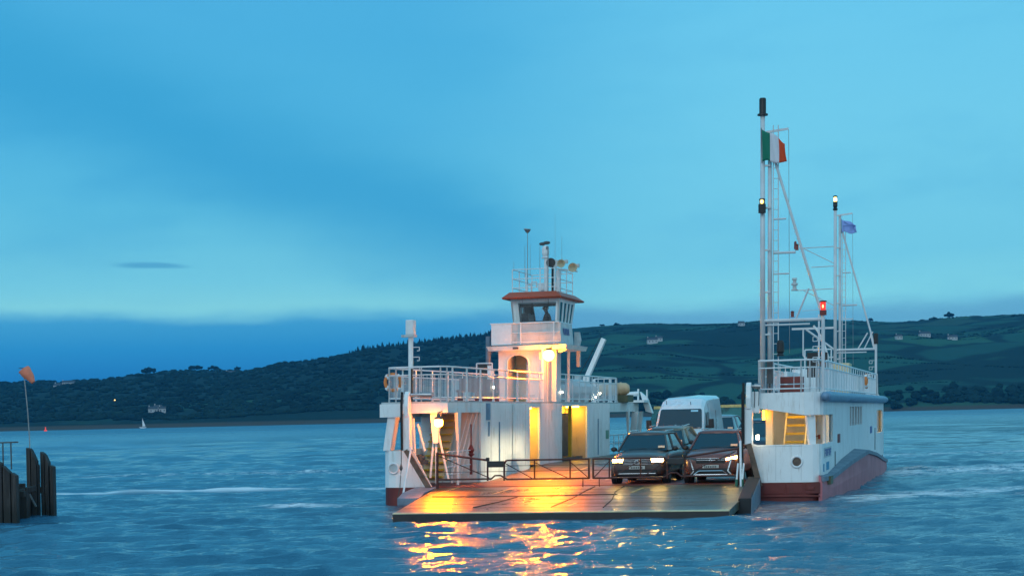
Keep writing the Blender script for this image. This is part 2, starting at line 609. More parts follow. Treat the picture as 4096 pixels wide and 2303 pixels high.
    t.put(p.inputs['Roughness'], t.math('ADD', t.math('ADD', 0.07, t.math('MULTIPLY', far, 0.25)), t.math('MULTIPLY', foam, 0.6)))
    p.inputs['IOR'].default_value = 1.333
    return m


M['water'] = water_material()


def build_water():
    # wind chop as real geometry, spacing growing with distance; a flat sheet of the same water beyond it
    rs = np.random.RandomState(3)
    ys = [19.0]
    while ys[-1] < 900:
        ys.append(ys[-1] + max(0.17, 0.17 * (ys[-1] / 60.0) ** 1.75))
    ys = np.array(ys)
    cols = np.linspace(-1, 1, 440)
    gx = (ys[:, None] * 0.30 + 12.0) * cols[None, :] + 2.0
    gy = np.repeat(ys[:, None], len(cols), 1)
    z = np.zeros_like(gx)
    dx = np.zeros_like(gx)
    dy = np.zeros_like(gx)
    cell = np.gradient(ys)[:, None]
    for k in range(170):
        lam = 0.45 * (20.0 / 0.45) ** (rs.rand() ** 1.5)
        th = rad(-97) + rs.randn() * rad(30)
        kk = 2 * math.pi / lam
        amp = 0.040 / kk * (1.0 if lam < 1.6 else (0.62 if lam < 4 else 0.25)) * (0.5 + rs.rand())
        ph = rs.rand() * 6.283
        res = np.clip(lam / cell / 2.6 - 0.5, 0, 1)
        a = kk * (gx * math.cos(th) + gy * math.sin(th)) + ph
        z += amp * np.cos(a) * res
        q = 1.0 * amp * res
        dx -= q * math.cos(th) * np.sin(a)
        dy -= q * math.sin(th) * np.sin(a)
    # gusts: calmer and rougher patches
    gust = 0.85 + 0.35 * np.sin(gx * 0.05 + gy * 0.021) * np.cos(gy * 0.034 + 1.0)
    fade = gust * np.clip((900 - gy) / 250, 0, 1) * np.clip((gy - 19) / 2, 0, 1)
    z *= fade
    gx = gx + dx * fade
    gy = gy + dy * fade
    ny, nx = gx.shape
    vv = np.stack([gx.ravel(), gy.ravel(), z.ravel()], 1).tolist()
    idx = np.arange(ny * nx).reshape(ny, nx)
    ff = np.stack([idx[:-1, :-1].ravel(), idx[:-1, 1:].ravel(), idx[1:, 1:].ravel(), idx[1:, :-1].ravel()], 1).tolist()
    n = len(vv)
    vv += [(-7000, -600, -0.3), (7000, -600, -0.3), (7000, 7000, -0.3), (-7000, 7000, -0.3)]
    ff.append([n, n + 1, n + 2, n + 3])
    me = bpy.data.meshes.new('water')
    me.from_pydata(vv, [], ff)
    for p in me.polygons:
        p.use_smooth = True
    me.materials.append(M['water'])
    o = bpy.data.objects.new('water', me)
    COL.objects.link(o)
    tag(o, 'choppy blue estuary water with foam streaks', kind='structure')


build_water()

# ------------------------------------------------------------------ far shore
RIDGE_Y = 3100.0
SHORE_Y = 1900.0


def smoothstep(a, b, x):
    t = np.clip((x - a) / (b - a), 0, 1)
    return t * t * (3 - 2 * t)


# ridge heights in metres against world x (main ridge)
SKY_X = np.array([-1600, -835, -714, -608, -592, -519, -379, -339, -278, -228, -183, -31, 105, 157, 397, 604, 689, 721, 835, 1250, 1700])
SKY_H = np.array([70, 73, 70, 71, 77, 81, 79, 88, 95, 104, 112, 124, 138, 142, 144, 135, 137, 139, 147, 185, 200])


def hill_noise(x, y):
    n = (np.sin(x * 0.011 + 1.3) * np.cos(y * 0.008 + 0.7) + 0.6 * np.sin(x * 0.027 - y * 0.013 + 2.0)
         + 0.35 * np.sin(x * 0.061 + y * 0.031) + 0.2 * np.sin(x * 0.13 + y * 0.09 + 1.1))
    return n


def ground(x, y):
    """height of the far shore (metres)"""
    x = np.asarray(x, float)
    y = np.asarray(y, float)
    shore = SHORE_Y + 25 * np.sin(x * 0.006) + 14 * np.sin(x * 0.021 + 2)
    H = np.interp(x, SKY_X, SKY_H)
    t = np.clip((y - shore) / (RIDGE_Y - SHORE_Y), 0, 1.6)
    rise = np.where(t < 1, 1 - (1 - np.clip(t, 0, 1)) ** 1.7, 1 - 0.35 * (t - 1))
    # a bank straight above the shoreline
    z = H * rise + smoothstep(0, 0.012, t) * 3.5
    z = z + hill_noise(x, y) * 3.2 * smoothstep(0.02, 0.35, t) * (1 - 0.7 * smoothstep(0.85, 1.0, t))
    z = np.where(t <= 0, -2.5, z)
    return z


def hills_material():
    m = bpy.data.materials.new('hill_fields')
    m.use_nodes = True
    t = NT(m.node_tree)
    t.n.clear()
    p = t.add('ShaderNodeBsdfPrincipled')
    o = t.add('ShaderNodeOutputMaterial')
    t.link(p.outputs[0], o.inputs[0])
    P = t.add('ShaderNodeNewGeometry').outputs['Position']
    w = t.add('ShaderNodeTexNoise')
    t.link(t.mapping(P, (0.004, 0.004, 0.0)), w.inputs['Vector'])
    w.inputs['Scale'].default_value = 1.0
    vm = t.add('ShaderNodeVectorMath', operation='MULTIPLY_ADD')
    t.link(w.outputs[1], vm.inputs[0])
    vm.inputs[1].default_value = (150, 150, 0)
    t.link(P, vm.inputs[2])
    q = t.mapping(vm.outputs[0], (1 / 190.0, 1 / 120.0, 0.0), (0.3, 0.1, 0), (0, 0, rad(22)))
    vo = t.add('ShaderNodeTexVoronoi', feature='DISTANCE_TO_EDGE')
    t.link(q, vo.inputs['Vector'])
    vo.inputs['Scale'].default_value = 1.0
    vo.inputs['Randomness'].default_value = 0.7
    vc = t.add('ShaderNodeTexVoronoi', feature='F1')
    t.link(q, vc.inputs['Vector'])
    vc.inputs['Scale'].default_value = 1.0
    vc.inputs['Randomness'].default_value = 0.7
    sepc = t.add('ShaderNodeSeparateColor')
    t.link(vc.outputs['Color'], sepc.inputs[0])
    field = t.ramp(sepc.outputs[0], [(0.0, (0.018, 0.075, 0.060, 1)), (0.3, (0.022, 0.098, 0.070, 1)),
                                     (0.6, (0.020, 0.085, 0.064, 1)), (0.82, (0.038, 0.125, 0.070, 1)),
                                     (1.0, (0.035, 0.080, 0.060, 1))])
    field = t.mix(t.math('MULTIPLY', t.noise(t.mapping(P, (0.02, 0.02, 0)), 1, 5, 0.6), 0.4), field, (0.03, 0.04, 0.02, 1))
    wood = t.mix(t.noise(t.mapping(P, (0.05, 0.05, 0.05)), 1, 4, 0.7), (0.007, 0.024, 0.022, 1), (0.014, 0.036, 0.030, 1))
    edge = t.smooth(vo.outputs['Distance'], 0.075, 0.03)
    c = t.mix(edge, field, wood)
    s = t.add('ShaderNodeSeparateXYZ')
    t.link(P, s.inputs[0])
    # woodland: the whole left part and patches on the right
    wn = t.noise(t.mapping(P, (0.0028, 0.0050, 0), (1.5, 2.0, 0)), 1, 4, 0.55)
    lw = t.smooth(t.math('ADD', s.outputs[0], t.math('MULTIPLY', t.math('SUBTRACT', wn, 0.5), 500)), 140, -20)
    lw = t.math('MULTIPLY', lw, t.smooth(wn, 0.36, 0.44))
    pw = t.smooth(wn, 0.53, 0.57)
    c = t.mix(t.math('MAXIMUM', lw, pw), c, wood)
    c = t.mix(t.smooth(s.outputs[2], 5.0, 2.5), c, (0.07, 0.065, 0.05, 1))
    t.put(p.inputs['Base Color'], c)
    p.inputs['Roughness'].default_value = 0.95
    p.inputs['Specular IOR Level'].default_value = 0.1
    return m


M['hills'] = hills_material()


def build_hills():
    xs = np.arange(-1500, 1701, 16.0)
    ys = np.concatenate([np.arange(1840, 2000, 6.0), np.arange(2000, 3700, 16.0)])
    gx, gy = np.meshgrid(xs, ys)
    gz = ground(gx, gy)
    ny, nx = gx.shape
    v = np.stack([gx.ravel(), gy.ravel(), gz.ravel()], 1).tolist()
    idx = np.arange(ny * nx).reshape(ny, nx)
    f = np.stack([idx[:-1, :-1].ravel(), idx[:-1, 1:].ravel(), idx[1:, 1:].ravel(), idx[1:, :-1].ravel()], 1).tolist()
    me = bpy.data.meshes.new('hills')
    me.from_pydata(v, [], f)
    for pp in me.polygons:
        pp.use_smooth = True
    me.materials.append(M['hills'])
    o = bpy.data.objects.new('hills', me)
    COL.objects.link(o)
    tag(o, 'dusky green hills with hedged fields across the water', kind='structure')


build_hills()

M['leafdark'] = mat('dark_foliage', (0.009, 0.024, 0.020), 0.95, spec=0.1, var=0.5, vscale=0.15)
M['leafgreen'] = mat('green_foliage', (0.010, 0.030, 0.024), 0.95, spec=0.1, var=0.5, vscale=0.02)
M['bark'] = mat('bark', (0.06, 0.045, 0.035), 0.9)


def clump(mb, c, r, rs, sz=1.0, n=7):
    """an uneven little crown of leaf clumps"""
    m = 4
    rings = []
    for i in range(1, m):
        a = math.pi * i / m
        rings.append([(c[0] + r * (0.7 + 0.6 * rs.random()) * math.sin(a) * math.cos(2 * math.pi * k / n),
                       c[1] + r * (0.7 + 0.6 * rs.random()) * math.sin(a) * math.sin(2 * math.pi * k / n),
                       c[2] + r * sz * math.cos(a) * (0.75 + 0.5 * rs.random())) for k in range(n)])
    ii = [[mb.pt(p) for p in rg] for rg in rings]
    top = mb.pt((c[0], c[1], c[2] + r * sz * (0.9 + 0.4 * rs.random())))
    bot = mb.pt((c[0], c[1], c[2] - r * sz))
    for k in range(n):
        j = (k + 1) % n
        mb.f.append([top, ii[0][k], ii[0][j]])
        mb.f.append([bot, ii[-1][j], ii[-1][k]])
    for a, b in zip(ii[:-1], ii[1:]):
        for k in range(n):
            j = (k + 1) % n
            mb.f.append([a[k], b[k], b[j], a[j]])


def conifer(mb, c, h, rs, n=6):
    z = c[2]
    r = h * 0.27
    for lv in range(3):
        z0 = z + h * (0.08 + 0.27 * lv)
        z1 = z + h * (0.55 + 0.225 * lv)
        rr = r * (1 - 0.27 * lv)
        ring = [mb.pt((c[0] + rr * (0.75 + 0.5 * rs.random()) * math.cos(6.283 * k / n), c[1] + rr * (0.75 + 0.5 * rs.random()) * math.sin(6.283 * k / n), z0)) for k in range(n)]
        tp = mb.pt((c[0], c[1], z1))
        for k in range(n):
            mb.f.append([ring[k], ring[(k + 1) % n], tp])
        mb.f.append(ring[::-1])


def build_woods():
    rs = random.Random(11)
    wood = MB()
    # broad-leaved cover of the lower slopes on the left, right down to the shore
    for k in range(5200):
        y = 1925 + (rs.random() ** 1.4) * 1150
        x = rs.uniform(-0.33, 0.015) * y
        if x > -80 and rs.random() < 0.5:
            continue
        z = float(ground(x, y))
        if z < 0.5:
            continue
        clump(wood, (x, y, z + 0.6), rs.uniform(2.4, 6.5) * (0.7 if y > 2800 else 1.0), rs, 0.5, 6)
    # belts of hedge trees on the right
    for k in range(48):
        x0 = rs.uniform(20, 900)
        y0 = rs.uniform(1960, 3050)
        L = rs.uniform(60, 330)
        dy = rs.uniform(-0.5, 0.9)
        n = int(L / 3.2)
        for i in range(n):
            x = x0 + i * 3.2 + rs.uniform(-1, 1)
            y = y0 + i * 3.2 * dy + rs.uniform(-1.0, 1.0)
            z = float(ground(x, y))
            if z > 0.5 and rs.random() < 0.85:
                clump(wood, (x, y, z + 0.1), rs.uniform(1.2, 2.1), rs, 0.5, 5)
    # shore trees on the right
    for k in range(620):
        x = rs.uniform(-10, 800)
        y = 1915 + rs.random() ** 2 * 90
        z = float(ground(x, y))
        if z > 0.5:
            clump(wood, (x, y, z + 1.8), rs.uniform(3, 6), rs, 0.7)
    o = wood.build('woodland', M['leafgreen'])
    tag(o, 'dark broad-leaved woodland and hedges covering the far shore', 'woodland', kind='stuff')
    con = MB()
    for k in range(1500):
        x = rs.uniform(-330, -8)
        y = rs.uniform(2650, 3120)
        lim = 2960 - (x + 330) * 0.62
        if y < lim:
            continue
        z = float(ground(x, y))
        conifer(con, (x, y, z - 1), rs.choice((6, 7, 8, 8, 9, 10, 13)), rs)
    o = con.build('conifer_plantation', M['leafdark'])
    tag(o, 'blackish conifer plantation along the crest behind the wheelhouse', 'woodland', kind='stuff')


build_woods()


def ridge_tree(x, y, h, w, label, group='trees on the skyline'):
    z = float(ground(x, y))
    rs = random.Random(int(x * 7 + y))
    e = empty('hill_tree', (x, y, z - 0.5))
    tr = MB()
    tr.tube((0, 0, 0), (0.3, 0, h * 0.5), h * 0.035, h * 0.02)
    tr.tube((0.2, 0, h * 0.35), (w * 0.3, 0, h * 0.7), h * 0.018, h * 0.008)
    tr.tube((0.2, 0, h * 0.3), (-w * 0.28, 0.4, h * 0.66), h * 0.018, h * 0.008)
    tr.build('trunk', M['bark'], e)
    cr = MB()
    for k in range(26):
        a = rs.uniform(0, 6.28)
        q = rs.random() ** 0.5
        clump(cr, (q * w * 0.42 * math.cos(a), q * w * 0.42 * math.sin(a), h * (0.62 + 0.30 * (1 - q * q) * rs.uniform(-0.4, 1))), w * rs.uniform(0.09, 0.16), rs, 0.8, 5)
    cr.build('crown', M['leafdark'], e)
    tag(e, label, 'tree', group)
    return e


def at_far(px, y):
    """world x of photograph column px (0..2575) at distance y"""
    return (px - 1288) / 4780.0 * y


for px, yy, h, w, lb in [
    (2393, 3060, 14, 17, 'largest round tree alone on the right skyline'),
    (2352, 3060, 8, 14, 'low spreading tree on the skyline just left of the largest round tree'),
    (2325, 3060, 5, 10, 'smallest bushy tree left of the pair on the right skyline'),
    (2196, 3060, 10, 9, 'skyline tree just behind the aft mast boom'),
    (1556, 3060, 7, 10, 'bushy tree on the skyline right of the white davit'),
    (1520, 3060, 5, 9, 'low bush on the skyline directly above the white davit'),
    (1575, 3060, 5, 6, 'thin tree right of the bushy tree on the skyline near the davit'),
    (378, 3040, 12, 26, 'broad dark tree cluster standing up on the left skyline'),
    (495, 3040, 12, 24, 'broad tree group on the skyline above the white cottages'),
    (540, 3040, 11, 18, 'rounded tree beside the broad group above the white cottages'),
    (600, 3040, 11, 12, 'upright tree midway along the left skyline'),
]:
    ridge_tree(at_far(px, yy), yy, h, w, lb)

M['cottagewall'] = mat('cottage_wall', (0.42, 0.44, 0.44), 0.8, var=0.1, vscale=0.5)
M['slate'] = mat('slate_roof', (0.05, 0.055, 0.06), 0.7)
M['housewin'] = mat('house_window', (0.03, 0.035, 0.04), 0.2)


def house(px, y, w, d, h, label, rz=0.1, group='houses on the far shore', dy=0.0):
    x = at_far(px, y)
    z = float(ground(x, y)) + dy
    e = empty('house', (x, y, z), rz)
    b = MB()
    b.box(-w / 2, w / 2, -d / 2, d / 2, -3, h)
    b.build('wall', M['cottagewall'], e)
    r = MB()
    r.prism([(-d / 2 - 0.4, h), (d / 2 + 0.4, h), (0, h + d * 0.38)], 'x', -w / 2 - 0.3, w / 2 + 0.3)
    ro = r.build('roof', M['slate'], e)
    c = MB()
    c.box(-w / 2 + 0.3, -w / 2 + 1.2, -0.5, 0.5, h + d * 0.25, h + d * 0.38 + 1.2)
    c.build('chimney', M['cottagewall'], ro)
    n = max(2, int(w / 3.5))
    for i in range(n):
        xx = -w / 2 + (i + 0.5) * w / n
        wn = MB()
        wn.box(xx - 0.5, xx + 0.5, -d / 2 - 0.04, -d / 2 + 0.02, h * 0.35, h * 0.75)
        wn.build('window', M['housewin'], e)
    tag(e, label, 'house', group)
    return e


house(385, 1990, 9, 7, 4.5, 'left end cottage of the white row low on the wooded left shore', 0.3)
house(398, 1994, 8, 7, 5.5, 'taller middle cottage of the white row low on the wooded left shore', -0.1)
house(409, 1990, 7, 6, 4.5, 'right end cottage of the white row low on the wooded left shore', 0.2)
house(585, 2780, 16, 8, 4, 'pale low house high on the left slope below the skyline trees', 0.1)
house(148, 2420, 9, 8, 5, 'single pale house on the slope right of the windsock', -0.3)
house(175, 2750, 18, 8, 3.5, 'long low shed near the top of the left slope', 0.1)
house(1645, 2450, 13, 8, 4.5, 'white farmhouse between the davit and the forward mast on the dark slope', 0.1)
house(1662, 2470, 9, 7, 4, 'small outbuilding right of the white farmhouse on the dark slope', -0.2)
house(2330, 2480, 14, 8, 4, 'pale farmhouse right of the ferry among the middle fields', 0.1)
house(2400, 2450, 12, 8, 3.5, 'grey barn right of the pale farmhouse among the middle fields', -0.1)
house(2265, 2420, 8, 6, 4, 'small pale house just right of the ferry rail among the fields', 0.2)
house(1870, 2650, 8, 7, 4, 'lone small house seen close left of the forward mast', 0.2)


# small things near the far shore
def sailboat():
    y = 1860
    e = empty('sailboat', (at_far(358, y), y, 0))
    h = MB()
    h.loft([[(-3.6, 0, 0.8), (-3.6, 0, 0.8), (-3.6, 0, 0.85), (-3.6, 0, 0.85)],
            [(-1.5, -1.0, -0.3), (-1.5, 1.0, -0.3), (-1.5, 1.1, 0.8), (-1.5, -1.1, 0.8)],
            [(1.5, -1.1, -0.3), (1.5, 1.1, -0.3), (1.5, 1.2, 0.8), (1.5, -1.2, 0.8)],
            [(3.6, -0.7, 0.0), (3.6, 0.7, 0.0), (3.6, 0.8, 0.9), (3.6, -0.8, 0.9)]])
    h.build('hull', M['white'], e)
    s = MB()
    s.tube((0, 0, 0.7), (0, 0, 9.5), 0.07)
    s.build('mast', M['whiterail'], e)
    q = MB()
    q.prism([(0.1, 1.6), (3.0, 1.7), (0.1, 9.2)], 'y', -0.03, 0.03)
    q.build('sail', M['white'], e)
    tag(e, 'tiny white sailing boat close under the far left shore', 'sailboat')


sailboat()


M['em_buoy'] = mat('red_buoy', (0.7, 0.05, 0.03), 0.5, emit=(1, 0.08, 0.04, 1), es=0.6)
def buoy():
    y = 1500
    e = empty('channel_buoy', (at_far(114, y), y, 0))
    b = MB()
    b.lathe((0, 0, 0), [(1.2, -0.4), (1.3, 0.5), (0.5, 0.8), (0.35, 2.6), (0.6, 2.7), (0.0, 3.2)], 12)
    b.build('float', M['em_buoy'], e)
    tag(e, 'small red channel buoy far off right of the windsock pole', 'buoy')


buoy()


def shore_lamp(px, y, z, label):
    x = at_far(px, y)
    g = float(ground(x, y))
    e = empty('shore_lamp', (x, y, g))
    p = MB()
    p.tube((0, 0, 0), (0, 0, z), 0.08)
    p.build('pole', M['darkgrey'], e)
    l = MB()
    l.ball((0, -0.3, z), 0.55, 8)
    l.build('lamp', M['em_nav'], e)
    tag(e, label, 'lamp')


shore_lamp(290, 2010, 12, 'single warm white light among the trees of the far left shore')


# ------------------------------------------------------------------ timber dolphin and windsock, left foreground
def wood_mat():
    m = bpy.data.materials.new('weathered_timber')
    m.use_nodes = True
    t = NT(m.node_tree)
    t.n.clear()
    p = t.add('ShaderNodeBsdfPrincipled')
    o = t.add('ShaderNodeOutputMaterial')
    t.link(p.outputs[0], o.inputs[0])
    P = t.add('ShaderNodeTexCoord').outputs['Object']
    g = t.noise(t.mapping(P, (9, 9, 0.8)), 1.0, 6, 0.7, 0.4)
    b = t.noise(t.mapping(P, (1.2, 1.2, 0.6)), 1.0, 3)
    c = t.ramp(g, [(0.3, (0.008, 0.008, 0.009, 1)), (0.5, (0.026, 0.024, 0.023, 1)), (0.7, (0.07, 0.062, 0.056, 1))])
    s = t.add('ShaderNodeSeparateXYZ')
    t.link(P, s.inputs[0])
    wet = t.smooth(t.math('ADD', s.outputs[2], t.math('MULTIPLY', b, 0.6)), 0.95, 0.45)
    c = t.mix(wet, c, (0.008, 0.011, 0.010, 1))
    t.put(p.inputs['Base Color'], c)
    p.inputs['Roughness'].default_value = 0.75
    bp = t.add('ShaderNodeBump')
    bp.inputs['Strength'].default_value = 0.6
    bp.inputs['Distance'].default_value = 0.03
    t.put(bp.inputs['Height'], g)
    t.link(bp.outputs[0], p.inputs['Normal'])
    return m


M['timber'] = wood_mat()


def dolphin():
    e = empty('timber_dolphin', (-15.5, 60.6, 0))

    def fx(x):
        return -0.06 + (x + 0.14) * 0.667 if x > -0.15 else x + 0.22

    def plank(x0, x1, y0, y1, zt0, zt1, zb=-1.2):
        b = MB()
        b.hexa([(x0, y0, zb), (x1, y0, zb), (x1, y1, zb), (x0, y1, zb)],
               [(x0, y0, zt0), (x1, y0, zt1), (x1, y1, zt1), (x0, y1, zt0)])
        return b

    # positions relative to the root; the group stands left of the frame edge too
    for x0, x1, y0, y1, a, b in [(-1.30, -1.0, -2.2, -1.9, 2.1, 1.95), (-0.86, -0.52, -1.9, -1.55, 1.98, 1.78),
                                 (-0.52, -0.28, -1.85, -1.5, 1.72, 1.50), (-0.28, -0.10, -1.8, -1.45, 1.50, 1.40),
                                 (-0.14, 0.06, 0.1, 0.5, 2.24, 2.20), (0.06, 0.34, 0.15, 0.5, 2.18, 1.80), (0.34, 0.40, 0.2, 0.5, 1.7, 1.65),
                                 (0.38, 0.58, 0.5, 0.9, 2.10, 2.02), (0.58, 0.78, 0.5, 0.9, 2.0, 1.74), (0.80, 1.0, 0.55, 0.95, 1.66, 1.60)]:
        pl = plank(fx(x0) + 0.01, (fx(x1) if x0 > -0.15 else x1 + 0.22) - 0.01, y0, y1, a, b)
        pl.build('pile', M['timber'], e, bevel=0.015)
    w = MB()
    w.box(-0.4, 0.62, 0.9, 1.05, 0.75, 0.95)
    w.build('waling', M['timber'], e, bevel=0.01)
    w = MB()
    w.box(-1.6, 0.20, -1.2, -1.0, 0.72, 0.9)
    w.build('waling', M['timber'], e, bevel=0.01)
    w = MB()
    w.bar((-0.02, -1.0, 0.85), (0.22, 0.05, 0.95), 0.12, 0.16)
    w.build('waling', M['timber'], e, bevel=0.01)
    d = MB()
    d.bar((0.06, 0.02, 0.76), (0.27, -0.04, 0.36), 0.03, 0.05)
    d.build('brace', M['steel'], e)
    k = MB()
    k.box(-0.24, 0.14, -0.7, -0.3, -0.6, 1.0)
    k.box(-0.20, 0.05, -0.6, -0.4, 1.0, 1.12)
    k.build('fender_block', M['timber'], e, bevel=0.02)
    f = MB()
    f.tube((-1.2, -1.7, 2.42), (0.18, -1.7, 2.44), 0.022)
    f.tube((-0.30, -1.7, 1.7), (-0.30, -1.7, 2.43), 0.022)
    f.tube((-0.05, -1.7, 1.6), (-0.05, -1.7, 2.43), 0.022)
    f.build('handrail', M['darkgrey'], e)
    tag(e, 'weathered dark timber mooring dolphin of upright planks standing in the water', 'mooring dolphin')


dolphin()


M['sockorange'] = mat('orange_fabric', (0.92, 0.27, 0.16), 0.8, var=0.15, vscale=6)
def windsock():
    base = Vector((-15.50, 61.0, 2.17))
    e = empty('windsock', base)
    p = MB()
    pts = [(0, 0, -0.6), (0.0, 0, 0.3), (-0.04, 0, 1.2), (-0.10, 0, 2.0), (-0.16, 0, 2.62)]
    p.path(pts, 0.018)
    p.build('pole', M['steel'], e)
    h = MB()
    h.torus((-0.17, 0, 2.62), 0.12, 0.010, 16, 6, 'z')
    h.build('hoop', M['darkgrey'], e)
    s = MB()
    rings = []
    for k in range(11):
        t = k / 10.0
        c = Vector((-0.15 + 0.30 * t, 0.05 * t, 2.58 - 0.42 * t ** 1.15))
        r = 0.19 - 0.125 * t + 0.035 * math.sin(t * 3.1)
        d = Vector((0.58, 0.1, -0.8)).normalized()
        sx = d.cross(Vector((0, 1, 0))).normalized()
        rings.append([tuple(c + sx * (r * math.cos(a) * (1 + 0.06 * math.sin(3 * a + k))) + Vector((0, 1, 0)) * (r * math.sin(a))) for a in [2 * math.pi * i / 18 for i in range(18)]])
    s.loft(rings, cap=False)
    so = s.build('sock', M['sockorange'], e, smooth=True)
    r = MB()
    r.lathe((0.125, 0.05, 2.175), [(0.062, -0.012), (0.068, 0.012)], 14)
    m2 = MB()
    c = Vector((0.135, 0.052, 2.165))
    d = Vector((0.58, 0.1, -0.8)).normalized()
    m2.tube(c, c + d * 0.03, 0.066, 0.064, 14)
    m2.build('sock_end', M['redbox'], e)
    tag(e, 'faded orange windsock hanging limp from a thin leaning pole', 'windsock')


windsock()


# ------------------------------------------------------------------ the evening haze over the water
def haze():
    b = MB()
    b.box(-2600, 2800, -60, 4000, -4.0, 330.0)
    m = bpy.data.materials.new('evening_haze')
    m.use_nodes = True
    t = NT(m.node_tree)
    t.n.clear()
    v = t.add('ShaderNodeVolumePrincipled')
    v.inputs['Color'].default_value = (0.04, 0.48, 1.0, 1)
    v.inputs['Density'].default_value = 0.00006
    v.inputs['Anisotropy'].default_value = 0.0
    o = t.add('ShaderNodeOutputMaterial')
    t.link(v.outputs[0], o.inputs['Volume'])
    o_ = b.build('haze', m)
    tag(o_, 'thin blue evening haze over the estuary', kind='stuff')


haze()
# ================================================================== THE FERRY
# ferry frame: u to starboard-looking-in (right in view), v away from the camera along the deck, z up from the water
ferry = empty('car_ferry', matrix=FERRY)
tag(ferry, 'white and red double-ended car ferry with orange lamps and its near ramp lowered', 'ferry')
UL0, UL1, UR0, UR1, VL = -7.6, -5.3, 4.9, 7.0, 35.0


def L():
    return MB(lean=True)


def deck_z(v):
    return float(np.interp(v, [0, 5, 9, 14, 40], [0.57, 0.59, 0.74, 0.96, 1.0]))


# ---------------------------------------------------------------- wet steel deck
def deck_material(name, a, b, yl=None):
    m = bpy.data.materials.new(name)
    m.use_nodes = True
    t = NT(m.node_tree)
    t.n.clear()
    p = t.add('ShaderNodeBsdfPrincipled')
    o = t.add('ShaderNodeOutputMaterial')
    t.link(p.outputs[0], o.inputs[0])
    P = t.add('ShaderNodeTexCoord').outputs['Object']
    big = t.noise(t.mapping(P, (0.5, 0.35, 0.5)), 1.0, 5, 0.6, 0.3)
    mid = t.noise(t.mapping(P, (2.2, 1.3, 1.0)), 1.0, 5, 0.65)
    fine = t.noise(t.mapping(P, (9, 5, 3)), 1.0, 4, 0.6)
    c = t.mix(t.smooth(big, 0.35, 0.65), a, b)
    c = t.mix(t.math('MULTIPLY', t.smooth(mid, 0.48, 0.62), 0.6), c, (0.035, 0.022, 0.014, 1))
    tread = t.noise(t.mapping(P, (0.8, 9.0, 1.0)), 1.0, 3, 0.6)
    t.put(p.inputs['Base Color'], c)
    r = t.math('ADD', 0.20, t.math('MULTIPLY', t.smooth(big, 0.3, 0.7), 0.18))
    t.put(p.inputs['Roughness'], t.math('ADD', r, t.math('MULTIPLY', fine, 0.12)))
    p.inputs['Specular IOR Level'].default_value = 0.45
    h = t.math('ADD', t.math('ADD', t.math('MULTIPLY', mid, 0.6), t.math('MULTIPLY', fine, 0.35)), t.math('MULTIPLY', tread, 0.5))
    bp = t.add('ShaderNodeBump')
    bp.inputs['Strength'].default_value = 0.9
    bp.inputs['Distance'].default_value = 0.05
    t.put(bp.inputs['Height'], h)
    t.link(bp.outputs[0], p.inputs['Normal'])
    return m


M['deck'] = deck_material('wet_green_deck', (0.045, 0.042, 0.026, 1), (0.095, 0.062, 0.026, 1))
M['deckline'] = mat('worn_yellow_line', (0.50, 0.36, 0.10), 0.4, var=0.4, vscale=8)
M['edgepale'] = mat('pale_yellow_edge', (0.62, 0.58, 0.36), 0.5, var=0.2, vscale=3)
M['rampgreen'] = deck_material('green_ramp_face', (0.045, 0.13, 0.12, 1), (0.06, 0.16, 0.14, 1))
M['rampgreen'].node_tree.nodes['Principled BSDF'].inputs['Specular IOR Level'].default_value = 0.3


def rounded(u0, u1, v0, v1, r, n=6, corners=(1, 1, 1, 1)):
    """plan outline with rounded corners; corners order: (u0,v0),(u1,v0),(u1,v1),(u0,v1)"""
    pts = []
    for (cx, cy, a0, c) in ((u0 + r, v0 + r, 180, corners[0]), (u1 - r, v0 + r, 270, corners[1]),
                            (u1 - r, v1 - r, 0, corners[2]), (u0 + r, v1 - r, 90, corners[3])):
        if not c:
            sx = u0 if cx < (u0 + u1) / 2 else u1
            sy = v0 if cy < (v0 + v1) / 2 else v1
            pts.append((sx, sy))
            continue
        for k in range(n + 1):
            a = rad(a0 + 90.0 * k / n)
            pts.append((cx + r * math.cos(a), cy + r * math.sin(a)))
    return pts


# hull: red lower body, one piece
h = L()
h.prism(rounded(UL0, UR1, 0.0, VL, 0.55), 'z', -1.0, 0.60)
h.box(-5.4, 5.0, -0.02, VL + 0.02, -0.6, 0.45)
h.build('hull', M['red'], ferry, bevel=0.03)
hp = L()
for (a, b) in ((5.05, 5.85), (5.9, 6.42), (6.5, 6.95)):
    hp.box(a, b, -0.018, 0.02, 0.24, 0.60)
hp.box(6.55, 6.78, -0.05, 0.0, 0.36, 0.46)
hp.box(5.0, 6.95, -0.06, 0.0, 0.14, 0.19)
hp.build('hull_plate', M['red'], ferry, bevel=0.01)

# bulging red shoulder of the hull on the outer right side
S = L()
strk = [(7.0, 0.05, 0.72), (7.12, 2.2, 0.70), (7.32, 8.0, 1.02), (7.5, 14.5, 1.24), (7.5, 20.0, 1.0), (7.5, 26.0, 0.62), (7.3, 32.0, 0.40)]
low = [(7.0, 0.05, 0.15), (7.15, 2.2, -0.05), (7.34, 8.0, -0.15), (7.5, 14.5, -0.15), (7.5, 20.0, -0.15), (7.5, 26.0, -0.15), (7.3, 32.0, -0.15)]
rings = []
for s, l in zip(strk, low):
    rings.append([(6.9, s[1], s[2] + 0.10), (s[0], s[1], s[2]), (l[0] + 0.02, l[1], (s[2] + l[2]) / 2), (l[0], l[1], l[2] - 0.5), (6.9, s[1], l[2] - 0.5)])
S.loft(rings)
S.build('hull_shoulder', M['pinkred'], ferry, label='faded pinkish red shoulder bulging from the outer right side', smooth=False)
st = L()
